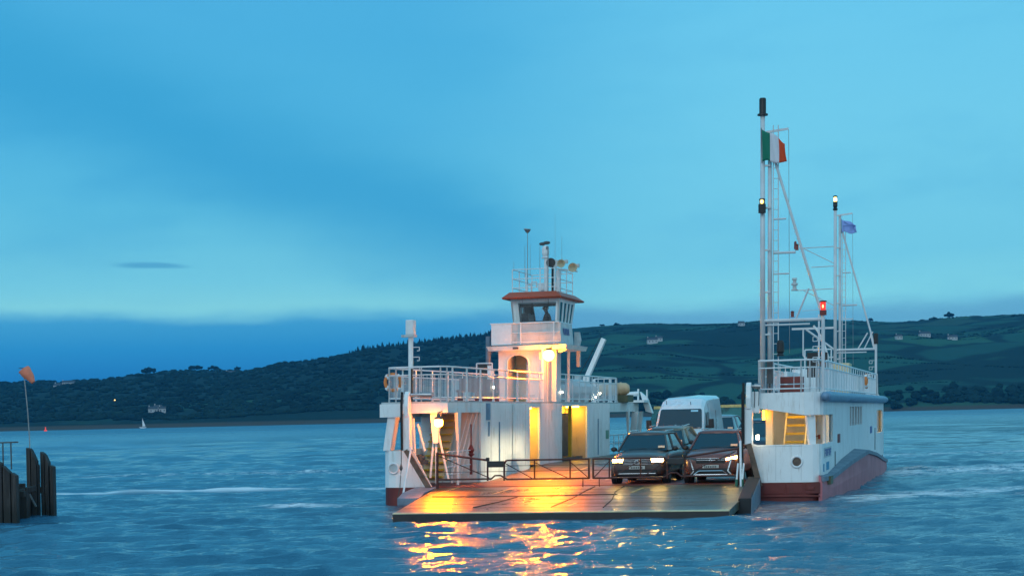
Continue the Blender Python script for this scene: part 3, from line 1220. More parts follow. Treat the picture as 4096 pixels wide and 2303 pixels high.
for a, b in zip(strk[:-1], strk[1:]):
    pts = []
    for q in (a, b):
        pts.append([(6.98, q[1], q[2] + 0.10), (q[0] + 0.07, q[1], q[2] + 0.04), (q[0] + 0.08, q[1], q[2] - 0.10), (6.98, q[1], q[2] - 0.10)])
    st.loft(pts)
st.build('rubbing_strake', M['strake'], ferry)
fb = L()
fb.box(7.02, 7.2, 1.1, 2.0, 0.48, 0.74)
fb.build('fender_block', M['olive'], ferry)

# vehicle deck
d = L()
vs = [0, 5, 9, 14, 35]
rings = [[(UL1 - 0.1, v, 0.3), (UR0 + 0.1, v, 0.3), (UR0 + 0.1, v, deck_z(v)), (UL1 - 0.1, v, deck_z(v))] for v in vs]
d.loft(rings)
deck = d.build('vehicle_deck', M['deck'], ferry)
for (ua, ub) in ((-3.05, -2.93), (-0.95, -0.83), (2.15, 2.27)):
    ln = L()
    for (v0, v1) in ((0.5, 3.6), (4.6, 7.6), (8.8, 11.6), (12.6, 17), (18, 23), (24, 29)):
        ln.loft([[(ua, v, deck_z(v) + 0.002), (ub, v, deck_z(v) + 0.002), (ub, v, deck_z(v) + 0.006), (ua, v, deck_z(v) + 0.006)] for v in (v0, v1)])
    ln.build('lane_line', M['deckline'], deck)

# ---------------------------------------------------------------- near ramp, lowered to the water
RF = -10.0


def ramp_z(v):
    return 0.577 + (0.577 - 0.26) * v / 10.0


r = L()
r.hexa([(-3.97, RF, 0.05), (5.42, RF, 0.05), (5.0, -0.02, 0.30), (-5.65, -0.02, 0.30)],
       [(-3.97, RF, 0.26), (5.42, RF, 0.26), (5.0, -0.02, 0.577), (-5.65, -0.02, 0.577)])
ramp = r.build('ramp', M['deck'], ferry)
e = L()
e.hexa([(-3.99, RF - 0.02, 0.235), (5.42, RF - 0.02, 0.235), (5.42, RF + 0.16, 0.235), (-3.99, RF + 0.16, 0.235)],
       [(-3.99, RF - 0.02, 0.265), (5.42, RF - 0.02, 0.265), (5.42, RF + 0.16, 0.274), (-3.99, RF + 0.16, 0.274)])
e.build('ramp_lip', M['edgepale'], ramp)
e = L()
e.box(-3.98, 5.41, RF - 0.03, RF + 0.15, -0.35, 0.233)
e.box(-4.10, 4.95, RF + 0.2, -0.2, -0.5, -0.05)
e.build('ramp_underside', M['black'], ramp)
for (ua, va, ub, vb, w) in ((-2.95, -3.2, -2.95, -0.6, 0.10), (0.55, -8.2, 0.55, -7.0, 0.09), (1.45, -3.2, 1.45, -1.2, 0.10), (-4.9, -3.6, -4.95, -0.1, 0.12)):
    ln = L()
    ln.loft([[(ua, va, ramp_z(va) + 0.002), (ua + w, va, ramp_z(va) + 0.002), (ua + w, va, ramp_z(va) + 0.009), (ua, va, ramp_z(va) + 0.009)],
             [(ub, vb, ramp_z(vb) + 0.002), (ub + w, vb, ramp_z(vb) + 0.002), (ub + w, vb, ramp_z(vb) + 0.009), (ub, vb, ramp_z(vb) + 0.009)]])
    ln.build('ramp_line', M['deckline'], ramp)
# raised seams and scuffs on the ramp plate
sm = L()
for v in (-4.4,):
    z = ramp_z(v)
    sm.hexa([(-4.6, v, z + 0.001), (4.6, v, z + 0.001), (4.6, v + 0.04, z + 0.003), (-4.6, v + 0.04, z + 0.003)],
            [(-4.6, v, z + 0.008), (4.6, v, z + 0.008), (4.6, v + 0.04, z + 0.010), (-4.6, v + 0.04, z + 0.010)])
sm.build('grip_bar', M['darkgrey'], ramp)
# dark cables lying across the ramp plate
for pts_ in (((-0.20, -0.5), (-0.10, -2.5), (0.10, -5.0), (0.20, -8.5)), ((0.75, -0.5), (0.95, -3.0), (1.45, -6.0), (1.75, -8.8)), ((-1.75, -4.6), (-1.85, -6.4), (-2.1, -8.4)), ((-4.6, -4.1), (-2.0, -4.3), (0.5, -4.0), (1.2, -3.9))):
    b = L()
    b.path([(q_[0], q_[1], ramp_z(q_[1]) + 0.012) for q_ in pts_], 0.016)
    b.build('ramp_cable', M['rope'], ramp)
for v_ in (-1.6, -2.9, -5.7, -7.1, -8.4):
    b = L()
    z_ = ramp_z(v_)
    b.hexa([(-4.4, v_, z_ + 0.001), (4.6, v_, z_ + 0.001), (4.6, v_ + 0.025, z_ + 0.002), (-4.4, v_ + 0.025, z_ + 0.002)],
           [(-4.4, v_, z_ + 0.006), (4.6, v_, z_ + 0.006), (4.6, v_ + 0.025, z_ + 0.007), (-4.4, v_ + 0.025, z_ + 0.007)])
    b.build('tread_bar', M['rusty'], ramp)
# side box on the right edge and lug on the left edge
c = L()
c.hexa([(5.2, -7.1, -0.3), (5.62, -7.1, -0.3), (5.06, -0.03, -0.3), (4.66, -0.03, -0.3)], [(5.26, -6.9, 0.43), (5.62, -6.9, 0.43), (5.06, -0.03, 0.80), (4.66, -0.03, 0.80)])
c.build('ramp_cheek', M['rubber'], ramp, bevel=0.02)
c = L()
c.hexa([(5.625, -7.0, -0.2), (5.64, -7.0, -0.2), (5.08, -0.03, -0.2), (5.065, -0.03, -0.2)], [(5.625, -6.85, 0.41), (5.64, -6.85, 0.41), (5.08, -0.03, 0.78), (5.065, -0.03, 0.78)])
c.build('cheek_plate', M['strake'], ramp)
c = L()
c.prism([(-2.2, 0.1), (-0.1, 0.2), (-0.1, 0.62), (-1.6, 0.50), (-2.2, 0.34)], 'x', -6.35, -5.6)
c.build('ramp_lug', M['strake'], ramp, bevel=0.02)

# far ramp, raised at the other end
rr = L()
rr.hexa([(-5.2, VL + 0.1, 0.9), (4.9, VL + 0.1, 0.9), (4.9, VL + 0.4, 0.9), (-5.2, VL + 0.4, 0.9)],
        [(-5.0, VL + 2.9, 3.10), (4.85, VL + 2.9, 3.10), (4.85, VL + 3.2, 3.10), (-5.0, VL + 3.2, 3.10)])
far = rr.build('raised_ramp', M['rampgreen'], ferry)
rr = L()
rr.hexa([(-5.0, VL + 2.88, 3.105), (4.85, VL + 2.88, 3.105), (4.85, VL + 3.2, 3.105), (-5.0, VL + 3.2, 3.105)],
        [(-5.0, VL + 2.93, 3.25), (4.85, VL + 2.93, 3.25), (4.85, VL + 3.2, 3.25), (-5.0, VL + 3.2, 3.25)])
rr.build('ramp_lip', M['deckline'], far)


# ---------------------------------------------------------------- corrugated wall helper
def ribbed_wall(u, v0, v1, z0, z1, side, pitch=0.30, amp=0.06, thick=0.08):
    """wall standing along v with gentle vertical ribs; side=+1 ribs face +u"""
    b = L()
    n = max(2, int((v1 - v0) / pitch) * 6)
    A, B, C_, D_ = [], [], [], []
    for k in range(n + 1):
        v = v0 + (v1 - v0) * k / n
        ph = (k % 6) / 6.0
        o = amp * (0.5 - 0.5 * math.cos(2 * math.pi * ph)) ** 2
        uu = u + side * o
        A.append(b.pt((uu, v, z0)))
        B.append(b.pt((uu, v, z1)))
        C_.append(b.pt((u - side * thick, v, z0)))
        D_.append(b.pt((u - side * thick, v, z1)))
    for k in range(n):
        b.f.append([A[k], A[k + 1], B[k + 1], B[k]])
        b.f.append([C_[k], D_[k], D_[k + 1], C_[k + 1]])
        b.f.append([B[k], B[k + 1], D_[k + 1], D_[k]])
    b.f.append([A[0], B[0], D_[0], C_[0]])
    b.f.append([A[n], C_[n], D_[n], B[n]])
    return b


ZR = 3.45  # top of the side casings

# ================================================================ LEFT CASING
lc = empty('side_casing')
lc.parent = ferry
lc['label'] = 'left side casing with the corrugated wall and doorways'
# bow bulwark (white), rounded at the outer corner
b = L()
out = [(UL0 + 0.0, 4.6), (UL0, 0.6), (UL0 + 0.06, 0.25), (UL0 + 0.25, 0.05), (UL0 + 0.5, 0.0), (-6.60, 0.0)]
for z0, z1, zt in ((0.60, 1.83, 1.83),):
    inner = [(p[0] + (0.12 if k < 3 else 0.0), p[1] + (0.12 if k >= 2 else 0)) for k, p in enumerate(out)]
    for k in range(len(out) - 1):
        p, q = out[k], out[k + 1]
        i, j = inner[k], inner[k + 1]
        b.hexa([(p[0], p[1], 0.602), (q[0], q[1], 0.602), (j[0], j[1], 0.602), (i[0], i[1], 0.602)],
               [(p[0], p[1], z1), (q[0], q[1], z1), (j[0], j[1], z1), (i[0], i[1], z1)])
b.prism([(-6.60, 0.602), (-5.86, 0.602), (-6.50, 1.83), (-6.60, 1.83)], 'y', 0.0, 0.118)
bw = b.build('bulwark', M['white'], lc)
p = L()
p.torus((-7.17, -0.015, 1.24), 0.17, 0.035, 24, 8, 'y')
ph = p.build('porthole', M['whiterail'], bw, smooth=True)
p = L()
p.lathe((-7.17, -0.012, 1.24), [(0.0, 0.0), (0.15, 0.0), (0.15, 0.03)], 20, 'y')
p.build('pane', M['darkglassP'] if 'darkglassP' in M else M['greywhite'], ph)
# outer wall aft of the portal, solid
b = L()
b.box(UL0, UL0 + 0.08, 4.6, VL, 0.602, ZR - 0.47)
b.build('outer_wall', M['white'], lc)
# roof slab with its deep fascia
b = L()
b.prism(rounded(UL0 - 0.05, UL1 + 0.02, -0.04, VL + 0.05, 0.25), 'z', ZR - 0.06, ZR)
b.build('casing_roof', M['greywhite'], lc)
b = L()
b.box(UL0 - 0.04, -6.9, -0.04, 0.06, 2.95, ZR - 0.06)
b.box(-6.9, UL1 + 0.02, -0.04, 0.06, 3.06, ZR - 0.06)
b.box(UL0 - 0.05, UL0 + 0.05, 0.06, VL, 2.95, ZR - 0.06)
b.box(UL1 - 0.08, UL1 + 0.02, 0.06, 4.25, 3.06, ZR - 0.06)
b.box(UL1 - 0.08, UL1 + 0.02, 27.45, VL, 3.0, ZR - 0.06)
b.box(UL0, UL1, VL - 0.06, VL + 0.04, 3.0, ZR - 0.06)
b.build('fascia', M['white'], lc)
# the long inner wall, in lengths between the doorways
for (v0, v1) in ((4.26, 11.5), (13.2, 17.2), (22.4, 27.4)):
    ribbed_wall(UL1, v0, v1, deck_z(v0) - 0.1, ZR - 0.06, 1).build('inner_wall', M['white'], lc)
for nm_, bx in (('lintel', (UL1 - 0.08, UL1 + 0.005, 11.5, 13.2, 3.22, ZR - 0.06)), ('lintel', (UL1 - 0.08, UL1 + 0.005, 17.2, 22.4, 3.28, ZR - 0.06)),
                ('end_bulkhead', (UL1 - 2.2, UL1 - 0.09, 4.26, 4.36, 0.5, ZR - 0.06)), ('end_bulkhead', (UL1 - 2.2, UL1 - 0.09, 27.3, 27.4, 0.5, ZR - 0.06))):
    b = L()
    b.box(*bx)
    b.build(nm_, M['white'], lc)
# door frame strip lines on the wall
b = L()
for v in (6.66, 24.6):
    b.box(UL1 + 0.03, UL1 + 0.06, v, v + 0.09, 1.05, 2.7)
b.build('drain_pipe', M['bluegrey'], lc)
b = L()
b.box(UL1 + 0.04, UL1 + 0.06, 4.75, 5.35, 2.78, 3.38)
b.box(UL1 + 0.04, UL1 + 0.055, 5.0, 5.3, 2.2, 2.72)
b.build('notice_panel', M['steelblue'] if 'steelblue' in M else M['bluegrey'], lc)
b = L()
b.box(UL1 + 0.04, UL1 + 0.055, 26.4, 27.1, 1.75, 2.15)
b.build('notice_panel', mat('green_sign', (0.10, 0.25, 0.16), 0.5), lc, label='small green safety sign')
# stair recess (narrow, warm lit)
b = L()
b.box(UL1 - 1.2, UL1 - 0.09, 13.2, 13.28, 0.95, 3.3)
b.box(UL1 - 1.2, UL1 - 0.09, 11.42, 11.5, 0.95, 3.3)
b.box(UL1 - 1.28, UL1 - 1.2, 11.42, 13.28, 0.95, 3.3)
b.box(UL1 - 1.2, UL1 - 0.09, 11.5, 13.2, 3.23, 3.3)
rc = b.build('stair_recess', M['cream'], lc)
b = L()
b.box(UL1 - 0.95, UL1 - 0.25, 11.8, 12.9, 3.16, 3.22)
b.build('recess_lamp', M['em_yellow'], rc)
# wide recess with the dark doors
b = L()
b.box(UL1 - 1.0, UL1 - 0.09, 22.4, 22.48, 0.95, 3.35)
b.box(UL1 - 1.0, UL1 - 0.09, 17.12, 17.2, 0.95, 3.35)
b.box(UL1 - 1.08, UL1 - 1.0, 17.12, 22.48, 0.95, 3.35)
b.box(UL1 - 1.0, UL1 - 0.09, 17.2, 22.4, 3.29, 3.35)
rc = b.build('door_recess', M['cream'], lc)
b = L()
b.box(UL1 - 0.8, UL1 - 0.3, 21.6, 22.1, 3.22, 3.285)
b.build('recess_lamp', M['em_yellow'], rc)
b = L()
b.box(UL1 - 0.16, UL1 - 0.02, 19.2, 19.32, 1.0, 3.29)
b.build('recess_post', M['yellow'], rc)
for (v0, v1) in ((17.25, 19.15), (19.35, 21.0)):
    b = L()
    b.box(UL1 - 0.97, UL1 - 0.55, v0, v1, 1.12, 2.98)
    dr = b.build('sliding_door', M['door'] if 'door' in M else M['black'], lc)
    b = L()
    b.tube((UL1 - 0.50, v0 + 0.25, 1.8), (UL1 - 0.50, v0 + 0.25, 2.3), 0.02)
    b.build('door_handle', M['steel'], dr)
b = L()
b.box(UL1 - 0.95, UL1 + 0.03, 17.25, 21.3, 0.98, 1.1)
b.build('door_sill', M['rusty'], lc)
# front portal: leaning corner column, Y column, inner posts
b = L()
b.hexa([(-7.56, 0.05, 1.83), (-7.30, 0.05, 1.83), (-7.30, 0.5, 1.83), (-7.56, 0.5, 1.83)],
       [(-7.40, 0.05, 2.95), (-7.10, 0.05, 2.95), (-7.10, 0.5, 2.95), (-7.40, 0.5, 2.95)])
b.build('portal_column', M['white'], lc, bevel=0.02)
b = L()
b.hexa([(-7.56, 4.3, 1.83), (-7.30, 4.3, 1.83), (-7.30, 4.5, 1.83), (-7.56, 4.5, 1.83)],
       [(-7.50, 4.2, 2.95), (-7.10, 4.2, 2.95), (-7.10, 4.5, 2.95), (-7.50, 4.5, 2.95)])
b.build('portal_column', M['white'], lc, bevel=0.02)


def y_column(u, v, ztop, zbase, mt=None, w=0.26):
    b = L()
    b.hexa([(u - 0.05, v - 0.05, ztop - 0.95), (u + 0.05, v - 0.05, ztop - 0.95), (u + 0.05, v + 0.05, ztop - 0.95), (u - 0.05, v + 0.05, ztop - 0.95)],
           [(u - 0.06, v - w, ztop + 0.16), (u + 0.06, v - w, ztop + 0.16), (u + 0.06, v + w, ztop + 0.16), (u - 0.06, v + w, ztop + 0.16)])
    b.tube((u, v, ztop - 0.9), (u, v, zbase), 0.045)
    b.build('forked_column', M['white'], lc)


y_column(UL1 - 0.02, 1.35, 3.06, 0.62)
y_column(UL1 - 0.02, 32.3, 3.0, 1.0)
for (a, bb) in (((-5.85, 0.3, 2.3), (-5.98, 0.3, 0.9)), ((-5.78, 0.3, 2.3), (-5.76, 0.3, 0.7)), ((-5.70, 0.3, 2.4), (-5.35, 0.3, 0.85)), ((-6.40, 0.25, 2.7), (-6.15, 0.25, 1.8)), ((-6.55, 0.25, 2.9), (-6.5, 0.25, 1.7))):
    b = L()
    b.tube(a, bb, 0.04)
    b.build('brace_rod', M['white'], lc)
b = L()
b.hexa([(-5.84, 0.15, 2.05), (-5.68, 0.15, 2.05), (-5.68, 0.3, 2.05), (-5.84, 0.3, 2.05)],
       [(-5.95, 0.1, 3.2), (-5.6, 0.1, 3.2), (-5.6, 0.4, 3.2), (-5.95, 0.4, 3.2)])
b.build('bracket', M['white'], lc)
# interior: stairs and bulkhead seen through the open portal
b = L()
b.hexa([(-6.9, 2.2, 0.75), (-6.1, 2.2, 0.75), (-6.1, 2.35, 0.75), (-6.9, 2.35, 0.75)],
       [(-6.9, 4.0, 3.0), (-6.1, 4.0, 3.0), (-6.1, 4.15, 3.0), (-6.9, 4.15, 3.0)])
stl = b.build('stair_back', M['cream'], lc)
for k in range(9):
    b = L()
    z = 0.85 + k * 0.24
    v = 2.2 + (z - 0.75) * 0.8
    b.box(-6.88, -6.12, v - 0.22, v, z, z + 0.05)
    b.build('stair_tread', M['yellow'], stl)
for off in (0.0, 0.12, 0.24):
    b = L()
    b.tube((-5.85 + off, 2.6 + off, 1.0), (-5.62 + off, 3.7 + off, 3.0), 0.02)
    b.build('stair_rail', M['whiterail'], stl)
b = L()
b.tube((-5.42, 3.4, 0.9), (-5.42, 3.4, 1.7), 0.05)
b.lathe((-5.42, 3.4, 1.55), [(0.07, 0), (0.13, 0.05), (0.07, 0.1), (0.12, 0.2), (0.05, 0.35), (0.025, 0.4), (0.025, 1.1)], 10)
b.build('vent_post', M['redbox'], lc)
b = L()
b.path([(-7.35, 3.6, 1.83), (-7.35, 3.6, 2.45), (-6.9, 3.6, 2.45), (-6.9, 3.6, 1.3)], 0.018)
b.path([(-7.35, 3.6, 2.25), (-6.9, 3.6, 2.25)], 0.014)
b.path([(-7.35, 3.6, 2.05), (-6.9, 3.6, 2.05)], 0.014)
b.build('inner_handrail', M['whiterail'], lc)
b = L()
for z in (1.0, 1.25, 1.5, 1.75):
    b.tube((-5.40, 0.3, z), (-5.40, 3.2, z), 0.018)
for v in (0.9, 1.9, 2.9):
    b.tube((-5.40, v, 0.7), (-5.40, v, 1.75), 0.02)
b.build('guard_rail', M['whiterail'], lc)
# winch and gear on the bulwark
b = L()
b.lathe((-6.35, 0.35, 1.55), [(0.14, -0.18), (0.14, 0.18)], 12, 'y')
b.box(-6.5, -6.1, 0.2, 0.5, 1.35, 1.5)
b.build('winch', M['darkgrey'], lc)
# far portal posts
for (a, c, vv) in ((-5.45, -5.20, 33.8), (-5.5, -5.2, 35.0)):
    b = L()
    b.hexa([(a - 0.15, vv, 1.0), (c - 0.1, vv, 1.0), (c - 0.1, vv + 0.3, 1.0), (a - 0.15, vv + 0.3, 1.0)],
           [(a + 0.05, vv, 3.0), (c + 0.12, vv, 3.0), (c + 0.12, vv + 0.3, 3.0), (a + 0.05, vv + 0.3, 3.0)])
    b.build('portal_column', M['white'], lc)
b = L()
for z in (1.5, 1.9):
    b.tube((-5.42, 27.6, z), (-5.42, 32.2, z), 0.02)
for v in (28, 29.2, 30.4, 31.6):
    b.tube((-5.42, v, 1.0), (-5.42, v, 1.9), 0.02)
b.build('guard_rail', M['whiterail'], lc)
b = L()
b.box(-5.55, -4.75, 33.6, 35.2, ZR, ZR + 0.12)
b.hexa([(-4.9, 34.9, 3.0), (-4.55, 34.9, 2.9), (-4.55, 35.3, 2.9), (-4.9, 35.3, 3.0)], [(-5.2, 34.9, 4.0), (-4.85, 34.9, 3.7), (-4.85, 35.3, 3.7), (-5.2, 35.3, 4.0)])
b.tube((-5.3, 35.0, ZR), (-5.3, 35.0, 4.15), 0.05)
b.tube((-4.85, 35.0, 3.6), (-4.85, 35.0, 4.1), 0.04)
b.build('hoist_bracket', M['white'], lc)
b = L()
b.tube((-5.9, 33.9, 3.85), (-5.1, 34.0, 3.9), 0.12, n=12)
b.build('far_hoist_cylinder', M['whiterail'], lc)
b = L()
b.box(-5.55, -4.95, 30.3, 31.8, ZR + 0.01, ZR + 0.36)
b.build('deck_locker', M['olive'], lc)

b = L()
for v_ in (5.4, 8.6, 10.6, 14.6, 23.6, 25.4):
    b.box(UL1 + 0.062, UL1 + 0.068, v_, v_ + 0.03, 1.0, ZR - 0.1)
b.build('plate_seam', M['greywhite'], lc)
# ================================================================ RIGHT CASING
rc_ = empty('side_casing')
rc_.parent = ferry
rc_['label'] = 'right side casing with porthole, yellow-lit stairwell and outer wall'
b = L()
out = [(4.95, 0.0), (6.45, 0.0), (6.72, 0.05), (6.9, 0.2), (6.98, 0.42), (7.0, 0.65), (7.0, 4.3)]
inn = [(4.95, 0.1), (6.42, 0.1), (6.66, 0.14), (6.82, 0.27), (6.88, 0.45), (6.9, 0.66), (6.9, 4.3)]
for k in range(len(out) - 1):
    pq, qq, i, j = out[k], out[k + 1], inn[k], inn[k + 1]
    b.hexa([(pq[0], pq[1], 0.602), (qq[0], qq[1], 0.602), (j[0], j[1], 0.602), (i[0], i[1], 0.602)],
           [(pq[0], pq[1], 1.80), (qq[0], qq[1], 1.80), (j[0], j[1], 1.80), (i[0], i[1], 1.80)])
b.prism([(4.95, 0.66), (4.95, 1.80), (4.66, 1.90), (4.62, 1.90)], 'y', 0.0, 0.10)
bw = b.build('bulwark', M['white'], rc_)
p = L()
p.torus((6.22, -0.015, 1.25), 0.17, 0.035, 24, 8, 'y')
ph = p.build('porthole', M['whiterail'], bw, smooth=True)
p = L()
p.lathe((6.22, -0.012, 1.25), [(0.0, 0.0), (0.15, 0.0), (0.15, 0.03)], 20, 'y')
p.build('pane', M['rusty'], ph, label='brown cover inside the porthole')
# fascia over the stairwell, wrapping the rounded corner
b = L()
for k in range(len(out) - 1):
    pq, qq, i, j = out[k], out[k + 1], inn[k], inn[k + 1]
    zb0 = 2.98 if k == 0 else 2.72
    zb1 = 2.72
    b.hexa([(pq[0], pq[1] - 0.04 if k < 2 else pq[1], zb0), (qq[0] + 0.03, qq[1], zb1), (j[0], j[1], zb1), (i[0], i[1], zb0)],
           [(pq[0], pq[1] - 0.04 if k < 2 else pq[1], ZR), (qq[0] + 0.03, qq[1], ZR), (j[0], j[1], ZR), (i[0], i[1], ZR)])
b.build('fascia', M['white'], rc_)
b = L()
b.prism([(4.9, 0.05), (6.5, 0.05), (6.9, 0.4), (6.95, VL), (4.9, VL)], 'z', ZR - 0.05, ZR - 0.005)
b.build('casing_roof', M['greywhite'], rc_)
b = L()
for u_ in (5.55, 6.35):
    b.box(u_, u_ + 0.012, -0.004, 0.0, 0.66, 1.80)
b.box(4.95, 6.4, -0.004, 0.0, 1.74, 1.755)
b.build('plate_seam', M['greywhite'], bw)
# corner posts of the glazed corner
b = L()
b.hexa([(6.62, 0.12, 1.80), (6.8, 0.25, 1.80), (6.75, 0.35, 1.80), (6.55, 0.2, 1.80)], [(6.52, 0.12, 2.72), (6.78, 0.25, 2.72), (6.72, 0.35, 2.72), (6.45, 0.2, 2.72)])
b.build('portal_column', M['white'], rc_)
for v in (1.5, 2.9):
    b = L()
    b.box(6.9, 6.99, v, v + 0.12, 1.80, 2.72)
    b.build('window_post', M['white'], rc_)
# outer wall, with the long strips of glass
ow = ribbed_wall(UR1, 4.3, 11.8, 0.602, ZR - 0.02, 1, pitch=0.5, amp=0.012)
ow.build('outer_wall', M['white'], rc_)
ow = ribbed_wall(UR1, 19.4, 29.4, 0.602, ZR - 0.02, 1, pitch=0.5, amp=0.012)
ow.build('outer_wall', M['white'], rc_)
b = L()
b.box(6.92, 7.0, 11.8, 19.4, 0.602, 2.25)
b.box(6.92, 7.0, 11.8, 19.4, 2.98, ZR - 0.02)
for v in (11.8, 13.1, 14.6, 16.1, 17.6, 19.0):
    b.box(6.92, 7.0, v, v + 0.4, 2.25, 2.98)
b.build('outer_wall', M['white'], rc_)
b = L()
b.box(6.92, 7.0, 29.4, VL, 0.602, 1.75)
b.box(6.92, 7.0, 29.4, VL, 2.80, ZR - 0.02)
b.box(6.92, 7.0, 34.0, VL, 1.75, 2.80)
b.build('outer_wall', M['white'], rc_)
for v in (12.2, 13.5, 15.0, 16.5, 18.0):
    b = L()
    b.box(6.94, 6.96, v, v + 1.05, 2.25, 2.98)
    b.build('window', M['glassblue'] if 'glassblue' in M else M['darkglass'], rc_)
b = L()
b.box(4.92, 5.0, 4.3, VL, 0.9, ZR - 0.05)
b.box(4.92, 6.95, VL - 0.08, VL - 0.002, 0.6, ZR - 0.05)
b.box(5.0, 6.92, 28.6, 28.68, 1.0, ZR - 0.05)
b.build('inner_wall', M['white'], rc_)
# warm lit space inside the far window
b = L()
b.box(6.0, 6.06, 28.7, VL - 0.1, 1.0, ZR - 0.06)
b.build('inner_bulkhead', M['cream'], rc_)
b = L()
b.box(6.2, 6.5, 31, 32, ZR - 0.12, ZR - 0.06)
b.build('cabin_lamp', M['em_cabin'], rc_)
b = L()
b.box(6.9, 6.98, 30.9, 31.0, 1.75, 2.8)
b.build('window_post', M['white'], rc_)
# stairwell interior
b = L()
b.box(5.0, 6.9, 3.9, 4.0, 0.7, ZR - 0.06)
bk = b.build('stairwell_bulkhead', M['cream'], rc_)
b = L()
b.box(6.50, 6.85, 3.86, 3.9, 0.9, 2.9)
dd_ = b.build('cabin_door', M['greywhite'], rc_)
b = L()
b.box(6.55, 6.62, 3.80, 3.86, 1.9, 2.05)
b.tube((6.6, 3.78, 2.0), (6.45, 3.78, 2.0), 0.015)
b.build('door_handle', M['redbox'], dd_)
for u in (5.62, 6.30):
    b = L()
    b.bar((u, 1.0, 0.7), (u, 3.3, 3.35), 0.05, 0.16)
    b.build('stair_stringer', M['cream'], rc_)
b = L()
for k in range(9):
    z = 1.0 + k * 0.27
    v = 1.0 + (z - 0.7) * 0.87
    b = L()
    b.box(5.66, 6.26, v - 0.14, v + 0.16, z, z + 0.07)
    b.build('stair_tread', M['yellow'], rc_)
b = L()
b.box(5.18, 5.40, 0.5, 0.7, 0.7, 2.95)
b.build('stairwell_post', M['cream'], rc_)
b = L()
b.box(5.9, 6.2, 1.2, 2.4, ZR - 0.11, ZR - 0.055)
b.build('cabin_lamp', M['em_cabin'], rc_)
b = L()
b.box(5.10, 5.17, 0.25, 0.4, 2.6, 2.9)
b.build('cabin_lamp', M['em_orangesmall'], rc_)
# cushion-like blue-grey gutter roll along the outer top
b = L()
vv = [-0.02, 1.0, 3.5, 6.5, 9.2, 9.35, 9.5, 13, 18, 23, 23.1, 23.3, 28, 33, 35.3]
rr_ = [0.13, 0.16, 0.165, 0.16, 0.16, 0.12, 0.16, 0.165, 0.16, 0.165, 0.13, 0.165, 0.16, 0.17, 0.12]
rings = []
for v, q in zip(vv, rr_):
    rings.append([(7.10 + q * math.cos(a), v, 3.30 + q * 1.05 * math.sin(a)) for a in [2 * math.pi * k / 12 for k in range(12)]])
b.loft(rings)
b.build('gutter_roll', M['bluegrey'], rc_, smooth=True)
# plates, slits and lettering on the outer side
b = L()
b.box(7.0, 7.03, 6.3, 7.2, 1.72, 2.02)
b.build('notice_plate', M['redbox'], rc_)
b = L()
b.box(7.0, 7.03, 24.2, 25.4, 1.80, 2.10)
b.build('notice_plate', M['purplelabel'], rc_)
b = L()
b.box(7.0, 7.02, 5.0, 5.25, 0.75, 1.45)
b.build('drain_slot', M['black'], rc_)
b = L()
b.box(7.0, 7.02, 27.6, 28.0, 1.0, 2.0)
b.build('drain_slot', M['black'], rc_)
b = L()
b.box(7.0, 7.012, 0.75, 3.6, 1.33, 1.66)
pl = b.build('name_board', M['greywhite'], rc_)
b = L()
for k in range(5):
    v = 0.95 + k * 0.52
    b.box(7.012, 7.02, v, v + 0.10, 1.38, 1.61)
    if k % 2 == 0:
        b.box(7.012, 7.02, v + 0.10, v + 0.34, 1.55, 1.61)
        b.box(7.012, 7.02, v + 0.10, v + 0.30, 1.46, 1.51)
    else:
        b.box(7.012, 7.02, v + 0.26, v + 0.36, 1.38, 1.61)
        b.box(7.012, 7.02, v + 0.10, v + 0.26, 1.55, 1.61)
b.build('lettering', M['purplelabel'], pl)
b = L()
b.box(7.0, 7.012, 1.7, 2.7, 0.92, 1.18)
b.box(7.0, 7.012, 0.6, 0.9, 0.90, 1.15)
b.build('side_sign', M['bluelabel'], rc_)


